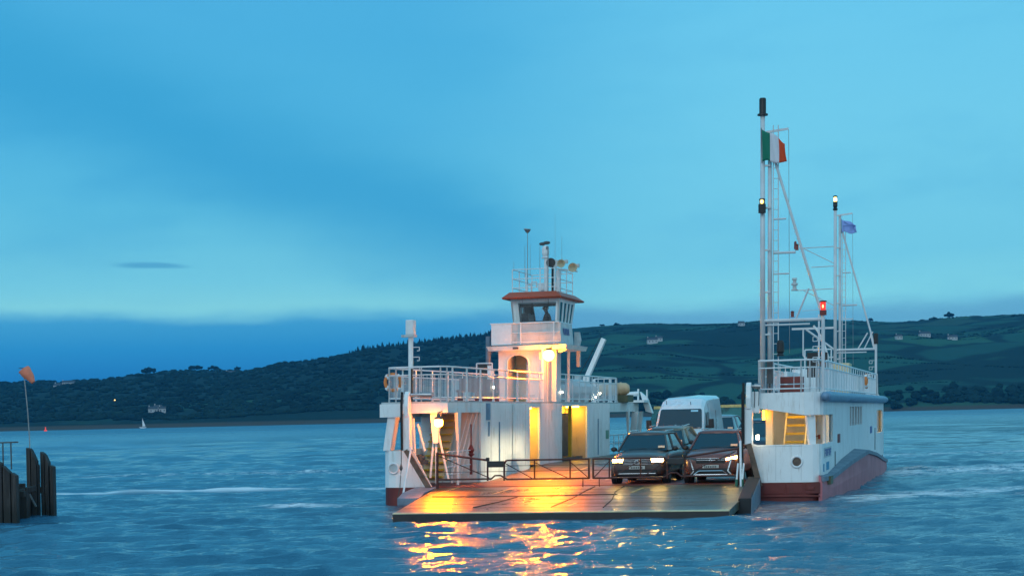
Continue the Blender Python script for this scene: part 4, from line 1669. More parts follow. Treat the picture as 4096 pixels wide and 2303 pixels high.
# ================================================================ UPPER DECK RAILS
def rail(path, z0, ztop, name='deck_railing', bal=0.13, wide=None, mid=True, parent=ferry, mt=None, bottom=0.12, post=1.5, midz=0.62):
    """path: list of (u, v); balustered rail standing on z0"""
    fr = L()
    segs = list(zip(path[:-1], path[1:]))
    for (a, b_) in segs:
        fr.tube((a[0], a[1], ztop), (b_[0], b_[1], ztop), 0.032, n=6)
        fr.tube((a[0], a[1], z0 + bottom), (b_[0], b_[1], z0 + bottom), 0.024, n=6)
        if mid:
            zz = z0 + (ztop - z0) * 0.77
            fr.tube((a[0], a[1], zz), (b_[0], b_[1], zz), 0.024, n=6)
    bl = fr
    acc = 0.0
    pp = fr
    for (a, b_) in segs:
        d_ = math.hypot(b_[0] - a[0], b_[1] - a[1])
        n = max(1, int(round(d_ / bal)))
        zt = z0 + (ztop - z0) * 0.77 if mid else ztop
        for k in range(n):
            t = (k + 0.5) / n
            u, v = a[0] + (b_[0] - a[0]) * t, a[1] + (b_[1] - a[1]) * t
            bl.tube((u, v, z0 + bottom), (u, v, zt), 0.009, n=4, cap=False)
        m = max(1, int(round(d_ / post)))
        for k in range(m + 1):
            t = k / m
            u, v = a[0] + (b_[0] - a[0]) * t, a[1] + (b_[1] - a[1]) * t
            if wide:
                du, dv = (b_[0] - a[0]) / d_, (b_[1] - a[1]) / d_
                w = wide / 2
                # flat post, flared at foot and head
                pp.hexa([(u - w * 1.5 * dv - 0.008 * du, v - w * 1.5 * 0 - w * 1.6 * abs(dv) * 0, z0), (u + w * 1.5 * dv, v, z0), (u + w * 1.5 * dv, v + 0.02, z0), (u - w * 1.5 * dv, v + 0.02, z0)][0:0] or
                        [(u - du * w * 1.9, v - dv * w * 1.9, z0), (u + du * w * 1.9, v + dv * w * 1.9, z0), (u + du * w * 1.9 + 0.02 * dv, v + dv * w * 1.9 + 0.02 * du, z0), (u - du * w * 1.9 + 0.02 * dv, v - dv * w * 1.9 + 0.02 * du, z0)],
                        [(u - du * w, v - dv * w, z0 + 0.13), (u + du * w, v + dv * w, z0 + 0.13), (u + du * w + 0.02 * dv, v + dv * w + 0.02 * du, z0 + 0.13), (u - du * w + 0.02 * dv, v - dv * w + 0.02 * du, z0 + 0.13)])
                pp.hexa([(u - du * w, v - dv * w, z0 + 0.13), (u + du * w, v + dv * w, z0 + 0.13), (u + du * w + 0.02 * dv, v + dv * w + 0.02 * du, z0 + 0.13), (u - du * w + 0.02 * dv, v - dv * w + 0.02 * du, z0 + 0.13)],
                        [(u - du * w * 0.8, v - dv * w * 0.8, ztop), (u + du * w * 0.8, v + dv * w * 0.8, ztop), (u + du * w * 0.8 + 0.02 * dv, v + dv * w * 0.8 + 0.02 * du, ztop), (u - du * w * 0.8 + 0.02 * dv, v - dv * w * 0.8 + 0.02 * du, ztop)])
            else:
                pp.tube((u, v, z0), (u, v, ztop), 0.026, n=6)
    return fr.build(name, mt or M['whiterail'], parent)


# left deck: front rail with rounded corners, then along the car deck side to the tower and on to the raft
rail([(-7.5, 3.6), (-7.5, 0.55), (-7.38, 0.2), (-7.1, 0.05), (-6.2, 0.0)], ZR, 4.60, post=1.4)
rail([(-6.2, 0.0), (-5.55, 0.05), (-5.4, 0.3), (-5.36, 0.8)], ZR, 4.60, post=1.4)
rail([(-5.36, 0.8), (-5.36, 15.2)], ZR, 4.60, wide=0.20, post=1.7, bal=0.16)
rail([(-5.36, 16.9), (-5.36, 29.2), (-5.45, 29.9), (-5.8, 30.2), (-6.6, 30.2)], ZR, 4.62, wide=0.16, post=1.35, bal=0.17)
rail([(-7.5, 3.6), (-7.5, 30.0)], ZR, 4.60, wide=0.16, post=2.0, bal=0.16)
# right deck
rail([(5.02, 0.25), (5.02, 0.0), (6.35, 0.0)], ZR, 4.47, post=1.6, bal=0.4)
rail([(6.35, 0.0), (6.62, 0.06), (6.82, 0.25), (6.88, 0.6), (6.88, 3.2)], ZR, 4.47, post=1.2, bal=0.10)
rail([(6.88, 3.2), (6.88, 30.6), (6.5, 31.0)], ZR, 4.50, wide=0.30, post=1.25, bal=0.16)
rail([(5.05, 4.0), (5.05, 31.0)], ZR, 4.47, wide=0.16, post=1.8, bal=0.2)

# deck furniture on the left deck
b = L()
b.box(-6.45, -5.6, 5.1, 5.5, ZR + 0.35, ZR + 0.43)
b.box(-6.45, -5.6, 5.5, 5.58, ZR + 0.40, ZR + 0.85)
b.box(-6.4, -6.3, 5.1, 5.5, ZR, ZR + 0.35)
b.box(-5.75, -5.65, 5.1, 5.5, ZR, ZR + 0.35)
b.build('deck_bench', M['redbox'], ferry)
b = L()
b.box(-6.6, -5.7, 7.9, 8.3, ZR + 0.35, ZR + 0.43)
b.box(-6.6, -5.7, 8.3, 8.38, ZR + 0.0, ZR + 0.85)
b.build('deck_bench', M['redbox'], ferry)

# short mast with the white box, left front
mm = L()
mm.tube((-6.72, 0.5, ZR), (-6.72, 0.5, 5.65), 0.085, n=12)
m1 = mm.build('short_mast', M['white'], ferry, smooth=False)
b = L()
b.box(-6.86, -6.58, 0.34, 0.66, 5.70, 6.20)
b.build('antenna_box', M['whiterail'], m1, bevel=0.03)
b = L()
b.box(-7.0, -6.55, 0.32, 0.68, 5.62, 5.70)
b.build('box_bracket', M['greywhite'], m1)
for z in (4.62, 4.95, 5.28):
    b = L()
    b.path([(-6.66, 0.5, z), (-6.42, 0.5, z), (-6.42, 0.5, z - 0.12), (-6.5, 0.5, z - 0.12)], 0.014)
    b.build('step_rung', M['whiterail'], m1)
b = L()
b.box(-6.56, -6.50, -0.02, 0.05, ZR - 0.2, 4.55)
b.build('rail_stanchion', M['black'], ferry)


# ---------------------------------------------------------------- ramp hoists
def hoist(u, side):
    """frame, horizontal cylinder, hanging rope and link down to the ramp; side -1 left, +1 right"""
    s = side
    e_ = empty('ramp_hoist')
    e_.parent = ferry
    b = L()
    b.box(u - 0.13, u + 0.13, -0.42, -0.12, 1.83, 3.02)
    b.build('hoist_post', M['white'], e_, bevel=0.02)
    b = L()
    b.prism([(-0.46, 2.95), (-0.14, 2.95), (-0.12, 3.3), (-0.2, 3.72), (-0.32, 3.80), (-0.44, 3.7), (-0.50, 3.3)], 'x', u - 0.06, u + 0.10)
    b.build('hoist_horn', M['white'], e_, bevel=0.02)
    b = L()
    b.prism([(-0.48, 1.86), (-0.44, 1.86), (-0.46, 3.3), (-0.40, 3.75), (-0.46, 3.78), (-0.53, 3.3)], 'x', u - 0.17, u - 0.10)
    b.build('rubber_guard', M['rubber'], e_)
    b = L()
    k_ = 0.78 if s < 0 else 0.34
    b.tube((u + 0.02, -0.3, 3.68), (u + k_, -0.25, 3.66), 0.05, n=12)
    b.tube((u + k_ * 0.55, -0.27, 3.67), (u + k_ * 1.1, -0.25, 3.66), 0.09, n=12)
    b.build('hoist_cylinder', M['steel'], e_)
    b = L()
    b.bar((u + 0.02 * s, -0.36, 1.86), (u + (0.80 if s < 0 else 0.36), -0.30, 0.50), 0.13, 0.16)
    b.build('hoist_strut', M['rusty'], e_)
    b = L()
    x = u - 0.11 if s < 0 else u - 0.16
    b.tube((x, -0.6, 1.86), (x, -0.6, 1.3), 0.014, n=6)
    b.tube((x, -0.6, 1.3), (x, -0.75, 0.62), 0.012, n=6)
    b.tube((x, -0.75, 0.62), (x, -1.0, 0.28), 0.022, n=6)
    b.build('hoist_rope', M['rope'], e_)
    b = L()
    b.lathe((x, -0.62, 1.28), [(0.01, 0.14), (0.05, 0.02), (0.06, -0.03), (0.02, -0.10)][::-1], 10)
    b.build('rope_socket', M['darkgrey'], e_)
    b = L()
    b.path([(x - 0.04, -0.7, 1.05), (x - 0.04, -0.72, 0.68), (x + 0.04, -0.72, 0.68), (x + 0.04, -0.7, 1.05), (x - 0.04, -0.7, 1.05)], 0.016)
    b.build('turnbuckle', M['whiterail'], e_)
    b = L()
    b.tube((u + 0.22 * (-s), -0.55, 1.95), (u + 0.12 * (-s), -1.2, 0.30), 0.035)
    b.build('link_rod', M['whiterail'], e_)
    return e_


hoist(-6.60, -1)
hr = hoist(4.72, 1)
b = L()
b.box(4.74, 5.06, -0.2, -0.02, 2.82, 3.50)
b.build('hoist_plate', M['white'], hr, bevel=0.03)
b = L()
b.path([(4.86, -0.25, 3.6), (4.92, -0.3, 3.5), (4.9, -0.26, 3.0)], 0.012)
b.path([(4.98, -0.25, 3.62), (5.06, -0.3, 3.5), (5.04, -0.26, 3.05)], 0.012)
b.build('hydraulic_hose', M['rubber'], hr)
for u_ in (4.44, 4.62):
    b = L()
    b.tube((u_, -1.1, 0.35), (u_, -1.0, 0.75), 0.05)
    b.build('green_bollard', M['greenpaint'], ramp)
    b = L()
    b.tube((u_, -1.0, 0.75), (u_ + 0.02, -0.8, 1.25), 0.03)
    b.build('link_rod', M['whiterail'], hr)
b = L()
b.box(4.95, 5.03, -0.12, 0.02, 1.98, 2.12)
b.build('work_lamp', M['em_white'], hr)


# the two sodium floods throw their light down on the deck and out over the ramp
for (p_, q_, en, sz) in (((-4.95, 13.50, 5.26), (-1.6, 3.5, 0.6), 25000.0, 96), ((-5.40, -0.50, 2.66), (-4.2, -5.5, 0.3), 2900.0, 84)):
    sp = bpy.data.lights.new('sodium_beam', 'SPOT')
    sp.energy = en
    sp.color = (1.0, 0.17, 0.0)
    sp.spot_size = rad(sz)
    sp.spot_blend = 0.6
    sp.shadow_soft_size = 0.2
    so_ = bpy.data.objects.new('sodium_beam', sp)
    COL.objects.link(so_)
    so_.parent = ferry
    so_.location = p_
    so_.rotation_euler = (Vector(q_) - Vector(p_)).to_track_quat('-Z', 'Y').to_euler()
# added spots in made-up boxes under the right casing wash the corrugated wall
for v_ in (5.2, 6.2, 7.2, 8.2, 9.2, 10.2):
    sp = bpy.data.lights.new('added_wall_beam', 'SPOT')
    sp.energy = 2000.0
    sp.color = (1.0, 0.84, 0.50)
    sp.spot_size = rad(20)
    sp.spot_blend = 0.8
    sp.shadow_soft_size = 0.05
    so_ = bpy.data.objects.new('added_wall_beam', sp)
    COL.objects.link(so_)
    so_.parent = ferry
    so_.location = (4.80, v_ + 0.2, 3.30)
    so_.rotation_euler = (Vector((-5.25, v_, 0.85)) - Vector((4.80, v_ + 0.2, 3.30))).to_track_quat('-Z', 'Y').to_euler()
    b = L()
    b.box(4.80, 4.93, v_ + 0.1, v_ + 0.3, 3.30, 3.42)
    b.build('added_spot_box', M['darkgrey'], ferry)
b = L()
b.box(4.66, 4.80, -0.30, -0.24, 2.12, 2.28)
b.build('lamp_housing', M['darkgrey'], hr)
# dark edge strip running down the right hoist
b = L()
b.box(4.52, 4.58, -0.46, -0.40, 0.75, 3.5)
b.build('rubber_guard', M['rubber'], hr)

# ---------------------------------------------------------------- barrier gates across the deck
def gate(g, uh, uo, s, label):
    """uh hinge post, uo free end"""
    v = -0.40
    e_ = empty('barrier_gate')
    e_.parent = ferry
    e_['label'] = label
    T = lambda t: uh + (uo - uh) * t
    b = L()
    b.tube((uh, v, 0.5), (uh, v, 1.76), 0.045)
    b.build('gate_post', M['rustrail'], e_)
    L0 = abs(uo - uh)
    ub = uh + s * 1.72   # start of the counterweight box
    uc = uh + s * 2.28
    zt, zb = 1.46, 0.84
    b = L()
    b.tube((uh, v, 1.72), (ub, v, 1.47), 0.035)
    b.tube((ub, v, 0.80), (ub, v, 1.52), 0.03)
    b.tube((uc, v, 0.80), (uc, v, 1.40), 0.03)
    b.tube((uh + s * 0.05, v, 0.86), (ub + s * 0.12, v, 0.86), 0.03)
    b.path([(ub + s * 0.12, v, 0.86), (ub + s * 0.25, v, 0.97), (uc - s * 0.12, v, 0.97), (uc + s * 0.1, v, zb)], 0.028)
    b.path([(uc, v, 1.36), (uc + s * 0.08, v, zt), (uo, v, zt)], 0.032)
    b.tube((uc + s * 0.08, v, zb), (uo, v, zb), 0.030)
    b.tube((uo, v, zb - 0.02), (uo, v, zt + 0.02), 0.032)
    n = 2
    prev = uc
    for k in range(1, n + 1):
        uu = uc + (uo - uc) * (0.36 * k + (0.06 if k == 2 else 0))
        b.tube((uu, v, zb), (uu, v, zt), 0.026)
        b.tube((prev, v, zt - 0.08), (uu - s * 0.04, v, zb), 0.014)
        prev = uu
    b.tube((prev, v, zt - 0.08), (uo, v, zb), 0.014)
    b.tube((uh + s * 0.1, v, 1.62), (ub + s * 0.05, v, 0.9), 0.016)
    b.tube((uh, v, 1.1), (uo, v, 1.1), 0.008)
    b.tube((uc, v, 1.28), (uo, v, 1.28), 0.008)
    b.tube((uo - s * 0.2, v, 0.84), (uo - s * 0.2, v, 0.56), 0.014)
    b.build('gate_frame', M['rustrail'], e_)
    b = L()
    b.box(min(ub, uc), max(ub, uc), v - 0.08, v + 0.08, 1.24, 1.44)
    b.tube((ub, v, 1.44), (ub, v, 1.56), 0.07)
    b.build('counterweight', M['black'], e_, bevel=0.02)
    return e_


gate('a', -5.53, -0.42, 1, 'left leaf of the brown-red deck barrier')
gate('b', 4.42, -0.28, -1, 'right leaf of the brown-red deck barrier')

# ================================================================ TOWER AND WHEELHOUSE (left casing)
tw = empty('wheelhouse_tower')
tw.parent = ferry
b = L()
V0, V1 = 14.6, 17.2
# tower shell with an arched opening in the near face
b.box(-7.35, -6.98, V0, V1, ZR, 5.56)
b.box(-6.08, -5.32, V0, V0 + 0.10, ZR, 5.56)
b.box(-6.98, -6.08, V0, V0 + 0.1, 5.40, 5.56)
b.box(-6.90, -5.32, V1 - 0.1, V1, ZR, 5.56)
b.build('tower_wall', M['white'], tw)
b = L()
for k in range(8):
    a0, a1 = math.pi * k / 8, math.pi * (k + 1) / 8
    p0 = (-6.53 - 0.45 * math.cos(a0), 5.06 + 0.34 * math.sin(a0))
    p1 = (-6.53 - 0.45 * math.cos(a1), 5.06 + 0.34 * math.sin(a1))
    b.hexa([(p0[0], V0, p0[1]), (p1[0], V0, p1[1]), (p1[0], V0 + 0.1, p1[1]), (p0[0], V0 + 0.1, p0[1])],
           [(p0[0], V0, 5.42), (p1[0], V0, 5.42), (p1[0], V0 + 0.1, 5.42), (p0[0], V0 + 0.1, 5.42)])
b.build('arch_head', M['white'], tw)
b = L()
pts = [(-6.98, ZR)] + [(-6.53 - 0.45 * math.cos(math.pi * k / 12), 5.06 + 0.34 * math.sin(math.pi * k / 12)) for k in range(13)] + [(-6.08, ZR)]
b.path([(q[0], V0 - 0.02, q[1]) for q in pts], 0.035)
b.build('arch_rim', M['white'], tw)
b = L()
b.box(-6.95, -6.1, V0 + 1.2, V0 + 1.25, ZR, 5.5)
b.build('inner_panel', M['cream'], tw)
lad = L()
lad.bar((-6.15, V0 + 0.05, ZR), (-6.30, V0 + 0.8, 5.5), 0.04, 0.1)
lad.bar((-5.72, V0 - 0.15, ZR), (-5.95, V0 + 0.6, 5.5), 0.04, 0.1)
ladd = lad.build('tower_stair', M['whiterail'], tw)
for k in range(7):
    b = L()
    z = 3.7 + k * 0.26
    o = (z - ZR) * 0.36
    b.box(-6.22 - (z - ZR) * 0.07, -5.74 - (z - ZR) * 0.1, V0 - 0.14 + o, V0 + 0.06 + o, z, z + 0.04)
    b.build('stair_tread', M['greywhite'], ladd)
# the side of the tower facing the cars: posts around a deep recess
b = L()
b.box(-5.39, -5.31, V0 - 0.60, V0, ZR, 5.56)  # post deepened into a fin, added to shade the front wall
b.build('tower_post', M['white'], tw)
b = L()
b.box(-5.16, -4.98, V0 + 0.2, V0 + 0.4, ZR, 5.56)
b.build('tower_post', M['white'], tw)
b = L()
b.tube((-4.95, 17.0, ZR), (-4.95, 17.0, 5.58), 0.06)
b.build('tower_post', M['white'], tw)
b = L()
b.box(-5.34, -5.30, V0 + 0.1, V1 - 0.1, ZR, 5.56)
b.build('tower_side', M['white'], tw)
# bridge deck slab, bulwark and sloping underside
b = L()
b.hexa([(-7.62, 14.05, 5.56), (-4.42, 14.05, 5.56), (-4.42, 18.0, 5.56), (-7.62, 18.0, 5.56)],
       [(-7.70, 13.95, 5.74), (-4.34, 13.95, 5.74), (-4.34, 18.0, 5.74), (-7.70, 18.0, 5.74)])
b.build('bridge_deck', M['white'], tw)
b = L()
b.box(-6.58, -6.35, 13.93, 13.97, 5.60, 5.68)
b.build('name_letters', M['darkgrey'], tw)
b = L()
b.box(-7.50, -4.62, 14.05, 14.10, 5.78, 6.64)
b.box(-7.50, -7.45, 14.1, 18.0, 5.78, 6.64)
b.hexa([(-4.67, 14.1, 5.76), (-4.60, 14.1, 5.76), (-4.60, 16.4, 5.76), (-4.67, 16.4, 5.76)],
       [(-4.79, 14.1, 6.64), (-4.72, 14.1, 6.64), (-4.72, 16.6, 6.64), (-4.79, 16.6, 6.64)])
bk = b.build('bridge_bulwark', M['greywhite'], tw)
b = L()
b.box(-7.50, -6.66, 14.02, 14.05, 5.79, 6.62)
b.build('white_panel', M['whiterail'], bk)
b = L()
b.tube((-7.55, 14.03, 6.65), (-4.66, 14.03, 6.65), 0.028)
b.tube((-4.72, 14.03, 6.65), (-4.76, 16.6, 6.65), 0.028)
for u in (-6.30, -4.92):
    b.box(u, u + 0.05, 14.01, 14.05, 5.78, 6.64)
b.box(-6.62, -4.66, 14.02, 14.05, 5.86, 5.90)
b.box(-6.62, -4.66, 14.02, 14.05, 6.24, 6.27)
b.build('bulwark_trim', M['whiterail'], bk)
b = L()
for k in range(4):
    v = 14.7 + k * 0.3
    b.hexa([(-4.635, v, 6.15), (-4.630, v, 6.15), (-4.630, v + 0.16, 6.15), (-4.635, v + 0.16, 6.15)],
           [(-4.672, v, 6.42), (-4.660, v, 6.42), (-4.660, v + 0.16, 6.42), (-4.672, v + 0.16, 6.42)])
b.build('crest_letters', M['purplelabel'], bk)
# wheelhouse cabin: flares upward, open window bands
wh = empty('wheelhouse')
wh.parent = ferry
ZB, ZM, ZT, ZC = 5.76, 6.70, 7.50, 7.64


def wq(t):
    """corner points of the cabin at height fraction t between ZB and ZC: u0,u1,v0,v1"""
    return (-6.66 - 0.20 * t, -4.92 + 0.12 * t, 14.75 - 0.10 * t, 16.9 + 0.75 * t)


def wz(z):
    return wq((z - ZB) / (ZC - ZB))


b = L()
for (z0, z1) in ((ZB, ZM), (ZT, ZC)):
    a0, a1 = wz(z0), wz(z1)
    b.hexa([(a0[0], a0[2], z0), (a0[1], a0[2], z0), (a0[1], a0[3], z0), (a0[0], a0[3], z0)],
           [(a1[0], a1[2], z1), (a1[1], a1[2], z1), (a1[1], a1[3], z1), (a1[0], a1[3], z1)])


def pillar(f0, f1, face, w=0.07):
    a0, a1 = wz(ZM), wz(ZT)
    if face in ('near', 'far'):
        vv0 = a0[2] if face == 'near' else a0[3] - w
        vv1 = a1[2] if face == 'near' else a1[3] - w
        U0 = lambda f: a0[0] + (a0[1] - a0[0]) * f
        U1 = lambda f: a1[0] + (a1[1] - a1[0]) * f
        b.hexa([(U0(f0), vv0, ZM), (U0(f1), vv0, ZM), (U0(f1), vv0 + w, ZM), (U0(f0), vv0 + w, ZM)],
               [(U1(f0), vv1, ZT), (U1(f1), vv1, ZT), (U1(f1), vv1 + w, ZT), (U1(f0), vv1 + w, ZT)])
    else:
        uu0 = a0[1] - w if face == 'right' else a0[0]
        uu1 = a1[1] - w if face == 'right' else a1[0]
        V0_ = lambda f: a0[2] + (a0[3] - a0[2]) * f
        V1_ = lambda f: a1[2] + (a1[3] - a1[2]) * f
        b.hexa([(uu0, V0_(f0), ZM), (uu0 + w, V0_(f0), ZM), (uu0 + w, V0_(f1), ZM), (uu0, V0_(f1), ZM)],
               [(uu1, V1_(f0), ZT), (uu1 + w, V1_(f0), ZT), (uu1 + w, V1_(f1), ZT), (uu1, V1_(f1), ZT)])


for face in ('near', 'far'):
    pillar(0, 0.15 if face == 'near' else 0.1, face)
    pillar(0.93 if face == 'near' else 0.9, 1, face)
for face in ('right', 'left'):
    for f in (0.0, 0.26, 0.5, 0.72, 0.94):
        pillar(f, f + 0.06, face)
b.build('cabin_wall', M['white'], wh)
b = L()
# dark inner lining and console
b.box(-6.60, -5.00, 14.95, 15.25, ZB + 0.9, ZM + 0.06)
b.box(-6.55, -6.25, 15.3, 16.2, ZM - 0.1, ZM + 0.4)
b.build('console', M['darkgrey'], wh)
b = L()
b.hexa([(-6.62, 16.3, ZM), (-6.18, 16.3, ZM), (-6.18, 16.4, ZM), (-6.62, 16.4, ZM)], [(-6.70, 16.3, ZT), (-6.32, 16.3, ZT), (-6.32, 16.4, ZT), (-6.70, 16.4, ZT)])
b.box(-6.7, -4.95, 15.6, 15.65, ZT - 0.12, ZT)
b.build('curtain', M['brownlin'] if 'brownlin' in M else M['darkgrey'], wh)
for nm, (p0, p1, p2, p3) in {
    'near': ((-6.5, 14.72, ZM), (-4.95, 14.72, ZM), (-4.92, 14.66, ZT), (-6.6, 14.66, ZT)),
    'far': ((-6.6, 17.22, ZM), (-4.95, 17.22, ZM), (-4.85, 17.55, ZT), (-6.75, 17.55, ZT)),
    'right': ((-4.88, 14.75, ZM), (-4.88, 17.2, ZM), (-4.83, 17.5, ZT), (-4.83, 14.7, ZT)),
    'left': ((-6.74, 14.75, ZM), (-6.74, 17.2, ZM), (-6.82, 17.5, ZT), (-6.82, 14.7, ZT)),
}.items():
    b = L()
    b.poly([p0, p1, p2, p3])
    b.build('window', M['glass'], wh)
b = L()
b.tube((-5.95, 14.66, 7.48), (-5.98, 14.66, 7.0), 0.012)
b.tube((-5.28, 14.66, 7.62), (-5.27, 14.66, 7.2), 0.012)
b.build('window_wiper', M['black'], wh)
b = L()
z0, z1 = ZC, 7.93
b.hexa([(-7.08, 14.25, z0), (-4.66, 14.25, z0), (-4.66, 18.6, z0), (-7.08, 18.6, z0)],
       [(-7.12, 14.2, z0 + 0.06), (-4.62, 14.2, z0 + 0.06), (-4.62, 18.65, z0 + 0.06), (-7.12, 18.65, z0 + 0.06)])
b.hexa([(-7.12, 14.2, z0 + 0.06), (-4.62, 14.2, z0 + 0.06), (-4.62, 18.65, z0 + 0.06), (-7.12, 18.65, z0 + 0.06)],
       [(-6.86, 14.5, z1), (-4.94, 14.5, z1), (-4.94, 18.2, z1), (-6.86, 18.2, z1)])
roof = b.build('roof', M['roofred'], wh)
# roof rail and equipment
b = L()
zr0, zr1 = z1, 8.86
pa = [(-6.76, 14.6), (-5.0, 14.6), (-5.0, 18.0), (-6.76, 18.0), (-6.76, 14.6)]
for p_, q_ in zip(pa[:-1], pa[1:]):
    for z in (zr1, zr0 + 0.55, zr0 + 0.18):
        b.tube((p_[0], p_[1], z), (q_[0], q_[1], z), 0.018, n=6)
    for t in (0, 0.33, 0.66):
        u, v = p_[0] + (q_[0] - p_[0]) * t, p_[1] + (q_[1] - p_[1]) * t
        b.tube((u, v, zr0), (u, v, zr1), 0.022, n=6)
b.build('roof_railing', M['whiterail'], roof)
for (u, v, z0_, z1_, r_) in ((-6.22, 15.0, z1, 10.45, 0.02), (-6.48, 15.6, 8.6, 9.9, 0.012), (-5.80, 15.4, 8.85, 9.85, 0.012), (-6.40, 16.2, 8.7, 10.0, 0.009), (-5.25, 15.8, 8.0, 11.2, 0.006), (-5.1, 16.4, 8.7, 10.3, 0.008), (-6.7, 14.6, 8.8, 9.2, 0.008)):
    b = L()
    b.tube((u, v, z0_), (u, v, z1_), r_, r_ * 0.6, n=6)
    if r_ == 0.02:
        b.lathe((u, v, z1_), [(0.04, -0.08), (0.10, -0.02), (0.14, 0.06), (0.0, 0.08)], 10)
        b.tube((u - 0.15, v, z1_ + 0.08), (u + 0.1, v, z1_ + 0.05), 0.03)
    b.build('aerial', M['steel'], roof)
b = L()
b.tube((-5.42, 14.9, z1), (-5.42, 14.9, 9.35), 0.085, n=12)
rm = b.build('radar_mast', M['white'], roof)
b = L()
b.lathe((-5.44, 14.9, 9.30), [(0.16, 0.0), (0.16, 0.03), (0.10, 0.05), (0.13, 0.12), (0.15, 0.2), (0.14, 0.42), (0.09, 0.5)], 14)
b.build('radar_pedestal', M['whiterail'], rm)
b = L()
b.ball((-5.56, 14.85, 9.88), 0.09, 10, 1.6, 1, 0.8)
b.ball((-5.40, 14.9, 9.92), 0.09, 10, 1.8, 1, 0.8)
b.build('camera_head', M['darkgrey'], rm)
b = L()
b.lathe((-5.20, 14.85, 9.10), [(0.03, 0.30), (0.17, 0.14), (0.19, 0.0), (0.19, -0.05)], 14, 'y')
b.tube((-5.17, 15.0, 9.02), (-5.17, 15.0, z1), 0.05)
b.build('searchlight', M['black'], roof)
b = L()
b.lathe((-5.02, 14.85, 9.06), [(0.03, 0.30), (0.14, 0.14), (0.16, 0.0), (0.16, -0.03)], 14, 'y')
b.build('searchlight', M['greywhite'], roof)
b = L()
b.tube((-5.27, 14.6, z1), (-5.27, 14.6, 9.62), 0.022)
b.lathe((-5.30, 14.6, 9.62), [(0.05, 0.0), (0.06, 0.1), (0.02, 0.14)], 10)
b.build('lamp_pole', M['steel'], roof)
for (u, z, s_, m_) in ((-4.70, 9.02, 0.17, 'hornbeige'), (-4.22, 8.84, 0.19, 'hornbeige')):
    b = L()
    b.lathe((u, 14.5, z), [(0.05, 0.34), (0.06, 0.2), (s_ * 0.6, 0.08), (s_, -0.02), (s_ * 0.9, -0.02), (0.03, 0.1)], 18, 'y')
    b.build('horn', mat('beige_horn', (0.42, 0.36, 0.24), 0.5) if m_ else None, roof)
    b = L()
    b.box(u - 0.02, u + 0.2, 14.75, 14.9, z + 0.02, z + 0.16)
    b.build('horn_driver', M['greywhite'], roof)
b = L()
b.tube((-5.0, 14.9, 8.86), (-4.1, 14.85, 8.70), 0.03)
b.tube((-4.95, 15.0, z1), (-4.95, 15.0, 8.8), 0.09, n=10)
b.build('horn_bracket', M['whiterail'], roof)
for (u, w, hh) in ((-6.15, 0.16, 0.32), (-5.95, 0.22, 0.42), (-5.0, 0.14, 0.3), (-5.12, 0.16, 0.36)):
    b = L()
    b.path([(u - w / 2, 15.0, z1), (u - w / 2, 15.0, z1 + hh), (u + w / 2, 15.0, z1 + hh), (u + w / 2, 15.0, z1 + hh * 0.5)], 0.03)
    b.build('vent_pipe', M['whiterail'], roof)
b = L()
b.box(-5.78, -5.52, 15.0, 15.3, z1 + 0.06, z1 + 0.38)
b.build('roof_box', M['whiterail'], roof, bevel=0.03)

# lamps hung under the bridge deck
lp = L()
lp.ball((-5.00, 13.55, 5.30), 0.23, 16)
lo = lp.build('sodium_lamp', M['em_orange'], tw, smooth=True)
lp = L()
lp.lathe((-5.00, 13.55, 5.49), [(0.08, 0.1), (0.16, 0.06), (0.24, 0.0)], 16)
lp.tube((-5.0, 13.55, 5.57), (-5.0, 14.1, 5.62), 0.03)
lp.build('lamp_cap', M['darkgrey'], lo)
lp = L()
lp.box(-5.48, -5.41, 14.02, 14.09, 5.18, 5.42)
lp.build('sodium_lamp', M['em_orange2'], tw)
lp = L()
lp.hexa([(-4.75, 14.3, 5.44), (-4.55, 14.3, 5.52), (-4.55, 14.6, 5.52), (-4.75, 14.6, 5.44)], [(-4.78, 14.3, 5.5), (-4.5, 14.3, 5.555), (-4.5, 14.6, 5.555), (-4.78, 14.6, 5.5)])
lp.build('sodium_lamp', M['em_orange2'], tw)
# lamp in the left portal
lp = L()
lp.lathe((-5.48, -0.42, 2.72), [(0.06, -0.12), (0.13, -0.08), (0.15, 0.05), (0.12, 0.12)], 14)
l2 = lp.build('sodium_lamp', M['em_orangeb'] if 'em_orangeb' in M else M['em_orange'], lc)
lp = L()
lp.lathe((-5.48, -0.42, 2.86), [(0.16, 0.0), (0.16, 0.02), (0.07, 0.08), (0.03, 0.22)], 14)
lp.tube((-5.48, -0.42, 3.06), (-5.48, 0.0, 3.12), 0.025)
lp.build('lamp_cap', M['darkgrey'], l2)
# small white work lamps on the rail
for (u, v, z) in ((-5.30, 5.8, 3.95), (-5.30, 17.1, 3.85), (-5.30, 25.0, 3.85), (-5.30, 24.0, 3.68)):
    lp = L()
    lp.ball((u + 0.06, v, z), 0.034, 8)
    lp.build('work_lamp', M['em_white'], ferry)
# funnel, smoke panel
b = L()
b.tube((-7.78 + 0.0, 14.6, ZR), (-7.78, 14.6, 6.18), 0.11, n=12)
b.build('exhaust_pipe', M['greysteelpipe'] if 'greysteelpipe' in M else M['strake'], ferry)
b = L()
b.path([(-7.95, 13.4, ZR), (-7.95, 13.4, 5.05), (-7.3, 13.4, 5.05), (-7.3, 13.4, ZR)], 0.025)
b.build('screen_frame', M['whiterail'], ferry)
b = L()
b.box(-7.88, -7.52, 13.42, 13.45, ZR + 0.25, 5.0)
b.build('dark_screen', M['black'], ferry)
b = L()
b.box(-7.50, -7.36, 13.42, 13.5, ZR + 0.25, 4.95)
b.build('white_cabinet', M['whiterail'], ferry)
